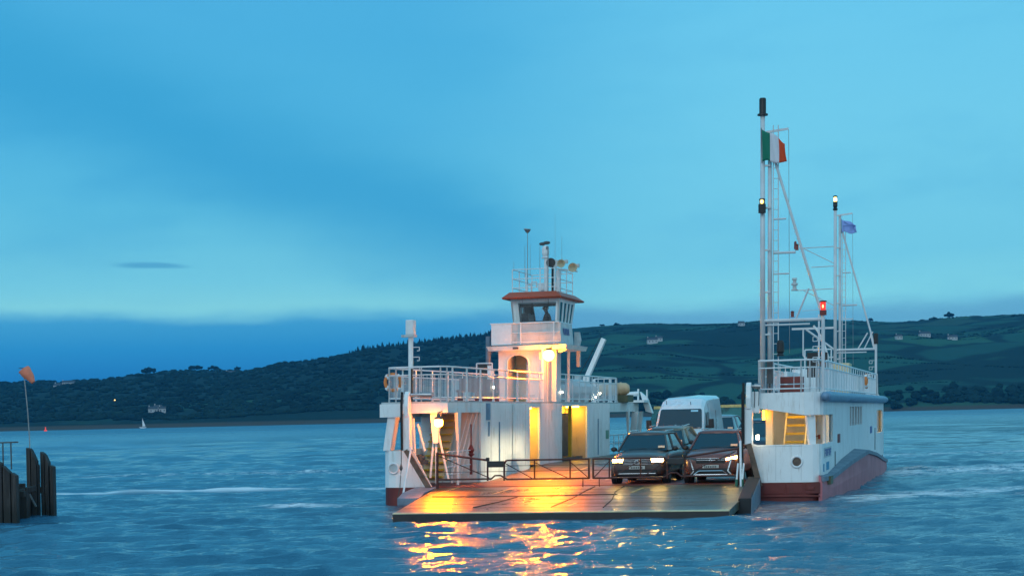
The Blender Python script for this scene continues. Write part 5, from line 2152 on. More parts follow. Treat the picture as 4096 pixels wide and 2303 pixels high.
# gear aft of the wheelhouse
b = L()
b.box(-4.75, -4.55, 17.2, 17.5, 5.7, 6.35)
b.lathe((-4.6, 17.3, 6.0), [(0.1, -0.15), (0.14, 0.0), (0.1, 0.25)], 10)
b.box(-4.7, -4.55, 17.4, 17.6, 4.9, 5.7)
b.build('side_light_box', M['greywhite'], tw)
# white davit arm
b = L()
b.bar((-6.25, 26.6, 4.5), (-5.42, 26.8, 6.42), 0.28, 0.22)
b.bar((-6.30, 26.6, ZR), (-6.2, 26.6, 4.7), 0.30, 0.30)
dv = b.build('davit', M['white'], ferry, bevel=0.02)
b = L()
b.tube((-5.55, 26.6, 6.5), (-6.55, 26.5, 4.75), 0.015)
b.build('davit_wire', M['black'], dv)
b = L()
b.box(-6.75, -6.45, 26.4, 26.8, ZR, 4.75)
b.build('davit_winch', M['greywhite'], dv)

# ================================================================ MASTS ON THE RIGHT CASING
M['maststeel'] = mat('white_mast_paint', (0.60, 0.62, 0.64), 0.35, var=0.15, vscale=1.5)


def mast(v, zt, near):
    e_ = empty('mast')
    e_.parent = ferry
    e_['label'] = 'tall near mast carrying the tricolour' if near else 'shorter-looking far mast at the other end'
    u = 5.08 if near else 4.80
    b = L()
    b.tube((u, v, ZR), (u, v, zt), 0.085, 0.075, n=12)
    b.build('mast_tube', M['maststeel'], e_, smooth=True)
    b = L()
    b.tube((u + 0.22, v + 0.1, ZR), (u + 0.22, v + 0.1, zt - 0.55), 0.075, 0.065, n=12)
    b.build('mast_tube', M['maststeel'], e_, smooth=True)
    b = L()
    for z in np.arange(ZR + 0.5, zt - 1, 1.35):
        b.box(u - 0.03, u + 0.25, v - 0.02, v + 0.08, z, z + 0.05)
    b.build('mast_clamps', M['maststeel'], e_)
    b = L()
    lu = u + 0.42
    for du in (-0.08, 0.08):
        b.tube((lu + du, v, ZR), (lu + du, v, zt - 0.35 if near else zt - 1.0), 0.018, n=6)
    z = ZR + 0.25
    while z < zt - 1.1:
        b.tube((lu - 0.08, v, z), (lu + 0.08, v, z), 0.012, n=5, cap=False)
        z += 0.33
    b.build('mast_ladder', M['maststeel'], e_)
    # long stay down to the outer corner and the cross boom
    b = L()
    b.tube((u + 0.32, v, zt - 1.25), (7.0 if near else 6.72, v, 5.78), 0.045)
    b.build('mast_stay', M['maststeel'], e_)
    b = L()
    b.tube((u, v, 5.76), (7.0 if near else 6.72, v, 5.76), 0.055)
    b.tube((u, v, 5.62), (u + 1.5, v, 5.62), 0.03)
    b.build('cross_boom', M['maststeel'], e_)
    b = L()
    b.tube((u + 0.75, v, zt - 3.35), (u + 0.35, v, zt - 3.35), 0.03)
    b.tube((u + 1.05, v, 7.92), (u + 0.35, v, 7.92), 0.04)
    b.tube((u + 0.85, v, 7.25), (u + 0.35, v, 7.25), 0.025)
    b.build('mast_spreader', M['maststeel'], e_)
    b = L()
    b.hexa([(u + 0.1, v, zt - 0.60), (u + 0.82, v, zt - 0.52), (u + 0.82, v + 0.04, zt - 0.52), (u + 0.1, v + 0.04, zt - 0.60)],
           [(u + 0.1, v, zt - 0.52), (u + 0.82, v, zt - 0.45), (u + 0.82, v + 0.04, zt - 0.45), (u + 0.1, v + 0.04, zt - 0.52)])
    b.build('flag_yard', M['maststeel'], e_)
    b = L()
    b.tube((u + 0.83, v, zt - 0.5), (u + 0.86, v, 4.7 if near else 5.0), 0.008, n=5)
    b.build('halyard', M['steel'], e_)
    # inclined brace beside the boom end
    b = L()
    b.tube((6.15 if near else 6.2, v, 5.8), (6.55 if near else 6.6, v, 6.75 if near else 6.6), 0.03)
    b.build('boom_brace', M['maststeel'], e_)
    # post at the outer corner
    b = L()
    b.tube((7.0 if near else 6.75, v, ZR), (7.0 if near else 6.75, v, 5.85 if near else 6.0), 0.06, n=10)
    ps = b.build('corner_post', M['maststeel'], e_)
    for z in (4.55, 4.9, 5.2):
        b = L()
        c0 = 6.94 if near else 6.69
        b.path([(c0, v, z), (c0 - 0.26, v, z), (c0 - 0.26, v, z - 0.14), (c0 - 0.12, v, z - 0.14), (c0 - 0.12, v, z)], 0.014)
        b.build('step_rung', M['maststeel'], ps)
    if near:
        b = L()
        b.lathe((u, v, zt), [(0.17, -0.02), (0.17, 0.03), (0.11, 0.05), (0.11, 0.5), (0.09, 0.54)], 14)
        b.build('mast_lantern', M['black'], e_)
        b = L()
        b.lathe((u, v - 0.16, 9.20), [(0.12, 0.0), (0.12, 0.28), (0.05, 0.3)], 12)
        lt = b.build('mast_lantern', M['black'], e_)
        b = L()
        b.lathe((u, v - 0.20, 9.50), [(0.03, 0.0), (0.05, 0.04), (0.05, 0.09), (0.02, 0.12)], 12)
        b.build('lantern_lens', M['em_nav'], lt)
        b = L()
        b.lathe((u, v - 0.16, 9.62), [(0.10, 0.0), (0.10, 0.03), (0.03, 0.05)], 12)
        for a_ in (0.6, 2.2, 3.9, 5.4):
            b.tube((u + 0.09 * math.cos(a_), v - 0.16 + 0.09 * math.sin(a_), 9.48), (u + 0.09 * math.cos(a_), v - 0.16 + 0.09 * math.sin(a_), 9.64), 0.012)
        b.build('lantern_cage', M['black'], lt)
        b = L()
        b.lathe((7.0, v, 5.88), [(0.11, 0.0), (0.11, 0.14), (0.10, 0.16)], 12)
        lt = b.build('red_side_light', M['redbox'], e_)
        b = L()
        b.lathe((7.0, v, 6.04), [(0.085, 0.0), (0.09, 0.24), (0.085, 0.26)], 12)
        ln_ = b.build('lantern_lens', M['em_red'], lt)
        b = L()
        b.ball((7.0, v - 0.085, 6.16), 0.03, 8, 1, 1, 2.0)
        b.build('bulb', M['em_redcore'], ln_)
        b = L()
        b.lathe((7.0, v, 6.30), [(0.11, 0.0), (0.11, 0.04)], 12)
        b.build('lantern_cap', M['black'], lt)
        for (uu, zz) in ((6.17, 7.98), (6.03, 5.85)):
            b = L()
            b.lathe((uu, v, zz), [(0.07, 0.0), (0.05, 0.03), (0.05, 0.16), (0.07, 0.18), (0.02, 0.2)], 10)
            b.build('small_lantern', M['redbox'], e_)
        b = L()
        b.box(u + 0.16, u + 0.34, v - 0.25, v - 0.1, 3.75, 4.5)
        b.tube((u + 0.25, v - 0.2, ZR), (u + 0.25, v - 0.2, 3.8), 0.03)
        b.build('control_box', M['darkgrey'], e_)
        b = L()
        b.lathe((u + 0.58, v - 0.1, 4.62), [(0.11, 0.0), (0.12, 0.03), (0.09, 0.08), (0.12, 0.14), (0.12, 0.42), (0.08, 0.5)], 12)
        b.build('loudhailer', M['black'], e_)
    else:
        b = L()
        b.lathe((u, v, zt - 0.30), [(0.10, 0.0), (0.13, 0.05), (0.08, 0.12), (0.11, 0.2), (0.11, 0.42)], 12)
        lt = b.build('mast_lantern', M['black'], e_)
        b = L()
        b.lathe((u, v, zt + 0.13), [(0.07, 0.0), (0.08, 0.1), (0.06, 0.2)], 12)
        b.build('lantern_lens', M['em_nav'], lt)
        b = L()
        b.lathe((u, v, zt + 0.34), [(0.11, 0.0), (0.11, 0.05), (0.04, 0.08)], 12)
        b.build('lantern_cap', M['black'], lt)
        for (z, ul, dz) in ((10.80, 2.95, -0.45), (9.85, 3.65, 0), (8.75, 2.95, -0.5), (7.75, 3.2, 0)):
            b = L()
            b.tube((ul, v, z - 0.02), (u, v, z), 0.022 if z != 7.75 else 0.012)
            if dz:
                b.tube((ul + 0.3, v, z - 0.03), (u, v, z - 0.85), 0.02)
            b.build('mast_spreader', M['maststeel'], e_)
        b = L()
        b.lathe((2.83, v, 8.72), [(0.16, 0.0), (0.17, 0.05), (0.10, 0.08), (0.09, 0.25), (0.16, 0.27), (0.16, 0.36), (0.09, 0.38), (0.09, 0.52), (0.14, 0.54), (0.12, 0.62)], 12)
        b.build('stacked_lantern', M['greywhite'], e_)
        b = L()
        b.lathe((2.87, v, 10.75), [(0.07, 0.0), (0.06, 0.35), (0.03, 0.38)], 10)
        b.build('small_lantern', M['redbox'], e_)
        b = L()
        b.box(2.7, u, v - 0.05, v + 0.05, 6.80, 6.90)
        b.path([(3.25, v, 6.80), (3.25, v, 5.55), (3.35, v, 5.42), (u, v, 5.42)], 0.04)
        b.tube((3.4, v, 6.8), (u, v, 5.75), 0.05)
        b.build('lower_boom', M['maststeel'], e_)
        b = L()
        b.lathe((6.75, v, 6.0), [(0.11, 0.0), (0.11, 0.5), (0.09, 0.52)], 12)
        b.build('mast_lantern', M['black'], e_)
        b = L()
        b.bar((5.9, v, 5.8), (6.35, v, 6.55), 0.06, 0.06)
        b.bar((6.5, v, 6.5), (6.66, v, 5.8), 0.08, 0.08)
        b.build('boom_brace', M['maststeel'], e_)
    return e_


mast_near = mast(0.5, 12.35, True)
mast_far = mast(33.0, 12.85, False)
# further gear on the right upper deck
b = L()
b.path([(5.95, 5.5, ZR), (5.95, 5.5, 4.95), (6.85, 5.5, 4.95), (6.85, 5.5, ZR)], 0.025)
b.build('screen_frame', M['whiterail'], ferry)
b = L()
b.box(6.02, 6.72, 5.52, 5.55, 4.0, 4.85)
b.build('dark_screen', M['black'], ferry)
for (z0_, z1_) in ((ZR + 0.02, ZR + 0.26), (ZR + 0.30, ZR + 0.52)):
    b = L()
    b.box(5.55, 6.30, 1.2, 1.55, z0_, z1_)
    b.build('deck_locker', M['redbox'], ferry, bevel=0.02)
for (u_, v_) in ((6.72, 2.2), (6.84, 2.2)):
    b = L()
    b.tube((u_, v_, 3.9), (u_, v_, 6.0), 0.03)
    b.build('aerial_pole', M['whiterail'], ferry)
b = L()
b.path([(6.75, 6.0, ZR), (6.7, 6.0, 4.7), (6.55, 6.0, 5.2), (6.35, 6.0, 5.6), (6.2, 6.0, 5.8)], 0.04)
b.build('curved_pipe', M['white'], ferry)
b = L()
b.box(5.9, 6.6, 17.5, 18.8, ZR, 4.75)
b.build('deck_cabinet', M['creamy'] if 'creamy' in M else M['cream'], ferry, bevel=0.03)
b = L()
b.box(5.2, 6.5, 8.5, 8.6, ZR, 4.35)
b.box(5.4, 5.5, 4.0, 14.0, ZR, 4.2)
b.build('deck_screen', M['white'], ferry)
b = L()
b.tube((6.88, 31.4, ZR), (6.88, 31.4, 4.5), 0.04)
b.build('rail_post', M['whiterail'], ferry)
# ================================================================== THINGS ON THE FERRY
M['tyre'] = mat('tyre', (0.015, 0.015, 0.016), 0.8)
M['chrome'] = mat('chrome', (0.6, 0.6, 0.62), 0.18, metal=1.0)
M['plate'] = mat('number_plate', (0.55, 0.54, 0.50), 0.5)
M['blackplastic'] = mat('black_plastic', (0.018, 0.018, 0.02), 0.5)
M['stickerlit'] = mat('windscreen_sticker', (0.85, 0.5, 0.3), 0.5)


def paint(name, c, rough=0.38, metal=0.1):
    return mat(name, c, rough, metal=metal, coat=0.45, var=0.08, vscale=1.5, dirt=(c[0] * 0.6 + 0.03, c[1] * 0.6 + 0.028, c[2] * 0.6 + 0.025), dscale=(3, 3, 3))


def ring_of(y, w, zl, zt, crown=0.035, sh=0.18, tuck=0.9):
    r = [(-w * tuck, y, zl), (-w, y, zl + 0.14), (-w, y, zt - sh), (-w * 0.94, y, zt - 0.05), (-w * 0.62, y, zt + crown * 0.5), (0, y, zt + crown)]
    return r + [(-p[0], p[1], p[2]) for p in r[::-1][1:]]


def wheel(parent, x, y, r=0.35, w=0.22):
    b = MB()
    b.lathe((x, y, r), [(r * 0.62, -w / 2), (r * 0.93, -w / 2), (r, -w / 2 + 0.03), (r, w / 2 - 0.03), (r * 0.93, w / 2), (r * 0.62, w / 2)], 24, 'x')
    wh_ = b.build('wheel', M['blackplastic'], parent)
    t = MB()
    t.lathe((x, y, r), [(r * 0.64, -w / 2 - 0.004), (r * 0.95, -w / 2 - 0.004), (r + 0.004, -w / 2 + 0.03), (r + 0.004, w / 2 - 0.03), (r * 0.95, w / 2 + 0.004), (r * 0.64, w / 2 + 0.004)], 24, 'x')
    t.build('tyre', M['tyre'], wh_)
    q = MB()
    s = 1 if x > 0 else -1
    q.lathe((x + s * (w / 2), y, r), [(0.05, -0.02), (r * 0.6, -0.02), (r * 0.6, 0.008), (0.05, 0.012)], 24, 'x')
    q.build('rim', M['steel'], wh_)


def place(root, u, v, rz=0.0):
    """stand a vehicle on the deck, front at v"""
    z0, z1 = deck_z(v + 0.8), deck_z(v + 3.6)
    pitch = math.atan2(z1 - z0, 2.8)
    root.matrix_world = on_ferry(u, v, deck_z(v + 0.8) - 0.8 * math.tan(pitch) + 0.006, rz, pitch)


def car(name, pm, label, cat, face='bars', ln=4.5, hw=0.92, roof=1.66, hood=1.00, belt=1.10, yw=1.12, yt=1.85, lit=(1, 1), rails=True, group='vehicles waiting on the car deck'):
    e = empty(name)
    tag(e, label, cat, group)
    b = MB()
    st = [(0.00, hw * 0.74, 0.38, hood - 0.26), (0.04, hw * 0.84, 0.28, hood - 0.16), (0.16, hw * 0.93, 0.23, hood - 0.07), (0.42, hw * 0.985, 0.22, hood),
          (yw, hw, 0.22, belt), (2.6, hw * 1.0, 0.22, belt + 0.01), (ln - 0.7, hw, 0.24, belt + 0.02), (ln - 0.2, hw * 0.95, 0.27, belt - 0.02), (ln, hw * 0.85, 0.42, belt - 0.12)]
    b.loft([ring_of(*s) for s in st])
    body = b.build('body', pm, e, smooth=True, bevel=0)
    body.modifiers.new('sub', 'SUBSURF').levels = 1
    body.modifiers['sub'].render_levels = 1
    # cabin glass
    tb, tt = hw * 0.90, hw * 0.68
    y3, y2 = ln - 0.12, ln - 0.65
    g = MB()
    g.hexa([(-tb, yw, belt - 0.02), (tb, yw, belt - 0.02), (tb, y3, belt - 0.02), (-tb, y3, belt - 0.02)],
           [(-tt, yt, roof - 0.06), (tt, yt, roof - 0.06), (tt, y2, roof - 0.06), (-tt, y2, roof - 0.06)])
    g.build('windows', M['carglass'], e)
    # roof skin and pillars
    r = MB()
    rr = []
    for (y, w, z) in ((yt - 0.03, tt * 0.98, roof - 0.075), (yt + 0.15, tt + 0.02, roof - 0.02), (yt + 0.9, tt + 0.03, roof + 0.0), (y2 - 0.2, tt + 0.02, roof - 0.02), (y2 + 0.05, tt, roof - 0.07)):
        rr.append([(-w, y, z - 0.05), (w, y, z - 0.05), (w, y, z), (w * 0.7, y, z + 0.03), (0, y, z + 0.045), (-w * 0.7, y, z + 0.03), (-w, y, z)])
    r.loft(rr)
    ro = r.build('roof', pm, e, smooth=True)
    for s in (-1, 1):
        p = MB()
        p.bar((s * tb, yw - 0.02, belt - 0.02), (s * tt, yt - 0.02, roof - 0.06), 0.05, 0.05)
        p.build('pillar', pm, e)
        p = MB()
        p.bar((s * (tb + 0.005), yw + 1.15, belt - 0.02), (s * (tt + 0.01), yt + 0.75, roof - 0.06), 0.05, 0.05)
        p.build('pillar', pm, e)
        p = MB()
        p.bar((s * tb, y3, belt - 0.02), (s * tt, y2, roof - 0.06), 0.07, 0.09)
        p.build('pillar', pm, e)
        if rails:
            q = MB()
            q.tube((s * (tt - 0.02), yt + 0.3, roof + 0.055), (s * (tt - 0.02), y2 - 0.2, roof + 0.055), 0.018)
            q.build('roof_rail', M['chrome'], ro)
        m = MB()
        m.ball((s * (hw + 0.11), yw + 0.28, belt + 0.03), 0.105, 10, 1.05, 0.7, 0.78)
        m.bar((s * (hw - 0.08), yw + 0.30, belt - 0.05), (s * (hw + 0.05), yw + 0.28, belt + 0.0), 0.04, 0.04)
        m.build('mirror', M['blackplastic'], e, smooth=True)
    for s in (-1, 1):
        for y in (0.86, ln - 0.92):
            a = MB()
            a.lathe((s * (hw - 0.06), y, 0.36), [(0.10, -0.10), (0.41, -0.10), (0.41, 0.055), (0.10, 0.055)], 24, 'x')
            a.build('wheel_arch', M['blackplastic'], e)
            wheel(e, s * (hw - 0.105), y)
    # front
    gz = hood - 0.28
    gr = MB()
    gr.box(-hw * 0.52, hw * 0.52, -0.035, 0.05, gz - 0.07, gz + 0.09)
    gr.box(-hw * 0.70, hw * 0.70, -0.03, 0.06, 0.30, 0.50)
    gr.build('grille', M['blackplastic'], e, bevel=0.01)
    c = MB()
    if face == 'bars':
        for z in (gz + 0.085, gz + 0.035, gz - 0.015, gz - 0.065):
            c.box(-hw * 0.50, hw * 0.50, -0.05, -0.035, z, z + 0.013)
        c.tube((-hw * 0.66, -0.045, 0.36), (hw * 0.66, -0.045, 0.36), 0.012)
        c.build('chrome_bars', M['chrome'], e)
        k = MB()
        k.torus((0, -0.055, gz + 0.01), 0.065, 0.009, 20, 6, 'y')
        k.path([(-0.045, -0.055, gz + 0.045), (-0.018, -0.055, gz - 0.035), (0, -0.055, gz + 0.01), (0.018, -0.055, gz - 0.035), (0.045, -0.055, gz + 0.045)], 0.006)
        k.build('emblem', M['chrome'], e)
    elif face == 'shield':
        for z in (gz + 0.075, gz + 0.02):
            c.box(-hw * 0.50, hw * 0.50, -0.05, -0.035, z, z + 0.016)
        for s in (-1, 1):
            c.bar((s * hw * 0.72, -0.03, gz + 0.04), (s * hw * 0.60, -0.06, 0.42), 0.03, 0.04)
            c.bar((s * hw * 0.60, -0.06, 0.42), (s * hw * 0.72, -0.06, 0.30), 0.03, 0.04)
        pts = [(-0.55, -0.07, 0.30), (-0.38, -0.08, 0.42), (0.38, -0.08, 0.42), (0.55, -0.07, 0.30)]
        c.path(pts, 0.022)
        c.tube(pts[0], pts[-1], 0.02)
        c.build('chrome_bars', M['chrome'], e)
        k = MB()
        zc = gz + 0.045
        for (dx, dz) in ((0, 0.045), (-0.042, -0.026), (0.042, -0.026)):
            L_ = math.hypot(dx, dz)
            ax, azz = dx / L_, dz / L_
            px_, pz = -azz, ax
            mm = 0.038
            k.prism([(0, zc), (ax * mm + px_ * 0.02, zc + azz * mm + pz * 0.02), (ax * 2 * mm, zc + azz * 2 * mm), (ax * mm - px_ * 0.02, zc + azz * mm - pz * 0.02)], 'y', -0.068, -0.05)
        k.build('emblem', M['chrome'], e)
    else:
        c.box(-hw * 0.45, hw * 0.45, -0.05, -0.035, gz + 0.06, gz + 0.08)
        c.build('chrome_bars', M['chrome'], e)
    p = MB()
    p.box(-0.26, 0.26, -0.07, -0.035, 0.50, 0.61)
    pl_ = p.build('number_plate', M['plate'], e)
    p = MB()
    for k in range(7):
        x0 = -0.20 + k * 0.058
        p.box(x0, x0 + 0.035, -0.074, -0.07, 0.525, 0.585)
    p.build('plate_characters', M['darkgrey'], pl_)
    for k, s in enumerate((-1, 1)):
        hl = MB()
        x0, x1 = hw * 0.50, hw * 0.90
        z0 = hood - 0.27
        if face == 'shield':
            hl.hexa([(s * x0, -0.02, z0), (s * x1, 0.10, z0 + 0.05), (s * x1, 0.22, z0 + 0.05), (s * x0, 0.1, z0)],
                    [(s * x0, 0.0, z0 + 0.06), (s * x1, 0.12, z0 + 0.14), (s * x1, 0.24, z0 + 0.14), (s * x0, 0.1, z0 + 0.06)])
        else:
            hl.hexa([(s * x0, -0.015, z0), (s * x1, 0.07, z0), (s * x1, 0.22, z0), (s * x0, 0.1, z0)],
                    [(s * x0, 0.0, z0 + 0.11), (s * x1, 0.08, z0 + 0.15), (s * x1, 0.24, z0 + 0.15), (s * x0, 0.1, z0 + 0.09)])
        hl.build('headlight', M['em_head'] if lit[k] else M['carglass'], e, bevel=0.008)
    st_ = MB()
    zz = belt + 0.06
    st_.hexa([(tb * 0.60, yw - 0.012 + 0.08, zz), (tb * 0.86, yw - 0.012 + 0.08, zz), (tb * 0.86, yw + 0.09, zz), (tb * 0.60, yw + 0.09, zz)],
             [(tb * 0.59, yw + 0.058 + 0.08, zz + 0.07), (tb * 0.85, yw + 0.058 + 0.08, zz + 0.07), (tb * 0.85, yw + 0.17, zz + 0.07), (tb * 0.59, yw + 0.17, zz + 0.07)])
    st_.build('windscreen_disc', M['stickerlit'], e)
    w = MB()
    w.tube((-0.5, yw + 0.02, belt + 0.03), (0.1, yw + 0.08, belt + 0.06), 0.008)
    w.tube((0.1, yw + 0.02, belt + 0.03), (0.62, yw + 0.07, belt + 0.06), 0.008)
    w.build('wiper', M['blackplastic'], e)
    return e


c1 = car('parked_car', paint('brown_grey_paint', (0.085, 0.055, 0.045)), 'front left dark grey-brown SUV with both headlights blazing behind the barrier', 'car', 'bars')
place(c1, 1.02, 0.45)
c2 = car('parked_car', paint('plum_brown_paint', (0.16, 0.055, 0.042)), 'front right plum-brown SUV with a three-diamond badge, beside the right casing', 'car', 'shield', roof=1.68, hood=1.02, belt=1.12, lit=(0, 1))
place(c2, 3.46, 0.25)
c3 = car('parked_car', paint('dark_green_paint', (0.03, 0.045, 0.05)), 'dark green-grey SUV squeezed between the white van and the front cars', 'car', 'plain', roof=1.63, lit=(0, 1))
place(c3, 0.72, 6.0)
c4 = car('parked_car', paint('silver_paint', (0.30, 0.34, 0.36), metal=0.7), 'silver car half hidden behind the right rear corner of the white van', 'car', 'plain', ln=4.6, roof=1.75, belt=1.12, lit=(0, 0), rails=False)
place(c4, 0.75, 19.5)
c5 = car('parked_car', paint('dark_blue_paint', (0.02, 0.035, 0.06)), 'dark blue hatchback behind the front right SUV, mostly hidden by the hoist', 'car', 'plain', ln=4.2, roof=1.62, belt=1.05, yw=1.0, yt=2.0, lit=(0, 0), rails=False)
place(c5, 3.55, 10.6)


def van():
    e = empty('delivery_van')
    tag(e, 'tall white panel van standing above the cars on deck', 'van', 'vehicles waiting on the car deck')
    w = 1.03
    pm = mat('van_white_paint', (0.66, 0.70, 0.72), 0.3, coat=0.8, var=0.06, vscale=1.5, dirt=(0.4, 0.4, 0.38))
    st = []

    def rg(y, wl, wt, zl, zt, zm):
        r = [(-wl * 0.95, y, zl), (-wl, y, zl + 0.2), (-wl, y, zm), (-(wl * 0.35 + wt * 0.65), y, zm + (zt - zm) * 0.62), (-wt, y, zt - 0.12), (-wt * 0.86, y, zt - 0.02), (0, y, zt + 0.02)]
        return r + [(-p[0], p[1], p[2]) for p in r[::-1][1:]]

    b = MB()
    b.loft([rg(0.0, 0.80, 0.62, 0.40, 0.98, 0.72), rg(0.06, 0.92, 0.75, 0.30, 1.06, 0.80), rg(0.35, 1.0, 0.85, 0.28, 1.20, 0.95), rg(0.80, w, 0.93, 0.28, 1.36, 1.05),
            rg(0.95, w, 0.93, 0.28, 1.48, 1.05), rg(1.45, w, 0.90, 0.28, 2.14, 1.10), rg(1.60, w, 0.87, 0.28, 2.27, 1.10), rg(2.15, w, 0.86, 0.28, 2.50, 1.10), rg(2.7, w, 0.87, 0.28, 2.55, 1.10), rg(5.4, w, 0.87, 0.28, 2.55, 1.10), rg(5.6, w * 0.97, 0.84, 0.35, 2.48, 1.10)])
    b.build('body', pm, e, smooth=False, bevel=0.03)
    g = MB()
    g.hexa([(-0.88, 0.80, 1.38), (0.88, 0.80, 1.38), (0.88, 1.2, 1.38), (-0.88, 1.2, 1.38)], [(-0.80, 1.38, 2.13), (0.80, 1.38, 2.13), (0.80, 1.7, 2.13), (-0.80, 1.7, 2.13)])
    ws = g.build('windscreen', M['carglass'], e, bevel=0.06)
    g = MB()
    g.hexa([(0.40, 1.285, 2.02), (0.68, 1.285, 2.02), (0.68, 1.35, 2.02), (0.40, 1.35, 2.02)], [(0.40, 1.335, 2.085), (0.68, 1.335, 2.085), (0.68, 1.40, 2.085), (0.40, 1.40, 2.085)])
    g.build('windscreen_sticker', mat('pale_blue_sticker', (0.35, 0.6, 0.7), 0.5), ws)
    g = MB()
    for (x0, x1, z0, z1) in ((-0.28, 0.05, 1.40, 1.52), (0.02, 0.22, 1.40, 1.47), (0.08, 0.14, 1.44, 1.54), (-0.2, -0.1, 1.5, 1.545)):
        y0 = 0.79 + (z0 - 1.38) * 0.77
        y1 = 0.79 + (z1 - 1.38) * 0.77
        g.hexa([(x0, y0, z0), (x1, y0 + 0.004, z0), (x1, y0 + 0.06, z0), (x0, y0 + 0.06, z0)], [(x0 + 0.03, y1, z1), (x1 - 0.02, y1, z1), (x1 - 0.02, y1 + 0.06, z1), (x0 + 0.03, y1 + 0.06, z1)])
    g.build('dashboard_papers', mat('pale_papers', (0.30, 0.5, 0.55), 0.7), ws)
    for s in (-1, 1):
        m = MB()
        m.box(s * 1.22 - 0.10, s * 1.22 + 0.10, 1.0, 1.12, 1.38, 1.74)
        m.box(min(s * 1.0, s * 1.15), max(s * 1.0, s * 1.15), 1.02, 1.12, 1.40, 1.50)
        m.build('mirror', M['blackplastic'], e, bevel=0.03)
        q = MB()
        q.hexa([(s * 1.012, 1.2, 1.35), (s * 1.036, 1.2, 1.35), (s * 1.036, 2.0, 1.35), (s * 1.012, 2.0, 1.35)], [(s * 0.962, 1.62, 1.98), (s * 0.985, 1.62, 1.98), (s * 0.985, 2.0, 1.98), (s * 0.962, 2.0, 1.98)])
        q.build('side_window', M['carglass'], e)
        q = MB()
        q.hexa([(s * 0.58, 0.06, 0.78), (s * 0.95, 0.2, 0.85), (s * 0.97, 0.4, 0.85), (s * 0.58, 0.3, 0.78)], [(s * 0.62, 0.12, 0.96), (s * 0.97, 0.3, 1.10), (s * 0.98, 0.5, 1.10), (s * 0.62, 0.4, 0.96)])
        q.build('headlight', M['carglass'], e)
        for y in (1.0, 4.6):
            a = MB()
            a.lathe((s * 0.95, y, 0.36), [(0.1, -0.1), (0.42, -0.1), (0.42, 0.092), (0.1, 0.092)], 24, 'x')
            a.build('wheel_arch', M['blackplastic'], e)
            wheel(e, s * 0.94, y, 0.36, 0.24)
    g = MB()
    g.box(-0.5, 0.5, -0.03, 0.02, 0.75, 0.92)
    g.box(-0.85, 0.85, -0.04, 0.02, 0.32, 0.55)
    g.build('grille', M['blackplastic'], e, bevel=0.01)
    g = MB()
    g.tube((0.35, 1.62, 2.27), (0.33, 1.66, 2.40), 0.012)
    g.tube((-0.62, 1.72, 2.30), (-0.63, 1.70, 2.46), 0.012)
    g.build('roof_aerial', M['blackplastic'], e)
    w_ = MB()
    w_.tube((-0.7, 0.76, 1.40), (0.0, 0.80, 1.43), 0.012)
    w_.tube((0.05, 0.76, 1.40), (0.72, 0.80, 1.43), 0.012)
    w_.build('wiper', M['blackplastic'], e)
    s_ = MB()
    s_.box(1.02, 1.045, 2.1, 5.4, 0.95, 1.0)
    s_.box(1.025, 1.04, 3.4, 3.42, 0.5, 2.0)
    s_.build('side_trim', M['blackplastic'], e)
    place(e, 0.52, 11.3, rad(-1.0))


van()


# flags
def flag(name, u, v, zt, zb, wid, drop, mats_, label, n=30, m=12, amp=0.07, seed=0):
    e = empty(name, matrix=on_ferry(u, v, zb))
    b = MB()
    H = zt - zb
    idx = []
    for i in range(n + 1):
        s = i / n
        row = []
        for j in range(m + 1):
            t = j / m
            x = wid * s * (1 - 0.05 * math.sin(s * 6 + t * 2))
            y = amp * math.sin(s * 8.5 + t * 1.6 + seed) * s ** 0.6 + 0.02 * math.sin(s * 17 + t * 4)
            top = H - drop * s ** 1.3
            bot = -0.06 * s + 0.03 * math.sin(s * 7)
            z = bot + (top - bot) * t + 0.025 * math.sin(s * 9 + t * 3)
            row.append(b.pt((x, y, z)))
        idx.append(row)
    fm = []
    for i in range(n):
        for j in range(m):
            b.f.append([idx[i][j], idx[i + 1][j], idx[i + 1][j + 1], idx[i][j + 1]])
            fm.append(min(len(mats_) - 1, int(i / n * len(mats_))))
    o = b.build('cloth', mats_, e, smooth=True)
    for p, k in zip(o.data.polygons, fm):
        p.material_index = k
    sd_ = o.modifiers.new('solid', 'SOLIDIFY')
    sd_.thickness = 0.006
    t = MB()
    t.tube((-0.02, 0, -0.05), (-0.02, 0, H + 0.06), 0.012)
    t.build('hoist_rope', M['rope'], e)
    tag(e, label, 'flag')
    return e, o


flag('national_flag', 5.10, 0.30, 11.85, 10.83, 0.76, 0.48,
     [mat('flag_green', (0.0, 0.16, 0.10), 0.8), mat('flag_white', (0.62, 0.62, 0.66), 0.8), mat('flag_orange', (0.60, 0.065, 0.015), 0.8)],
     'green, white and orange tricolour flag flying from the near mast')
ef, of = flag('blue_flag', 5.12, 32.9, 12.08, 11.45, 0.72, 0.30, [mat('flag_blue', (0.28, 0.40, 0.78), 0.8, var=0.2, vscale=4)], 'pale blue flag with a dark line flying from the far mast', seed=2.0)
b = MB()
b.path([(0.12, -0.10, 0.50), (0.35, -0.10, 0.36), (0.66, -0.10, 0.30)], 0.014)
b.path([(0.08, -0.10, 0.30), (0.36, -0.10, 0.30), (0.68, -0.10, 0.27)], 0.010)
b.build('flag_emblem', M['purplelabel'], of)

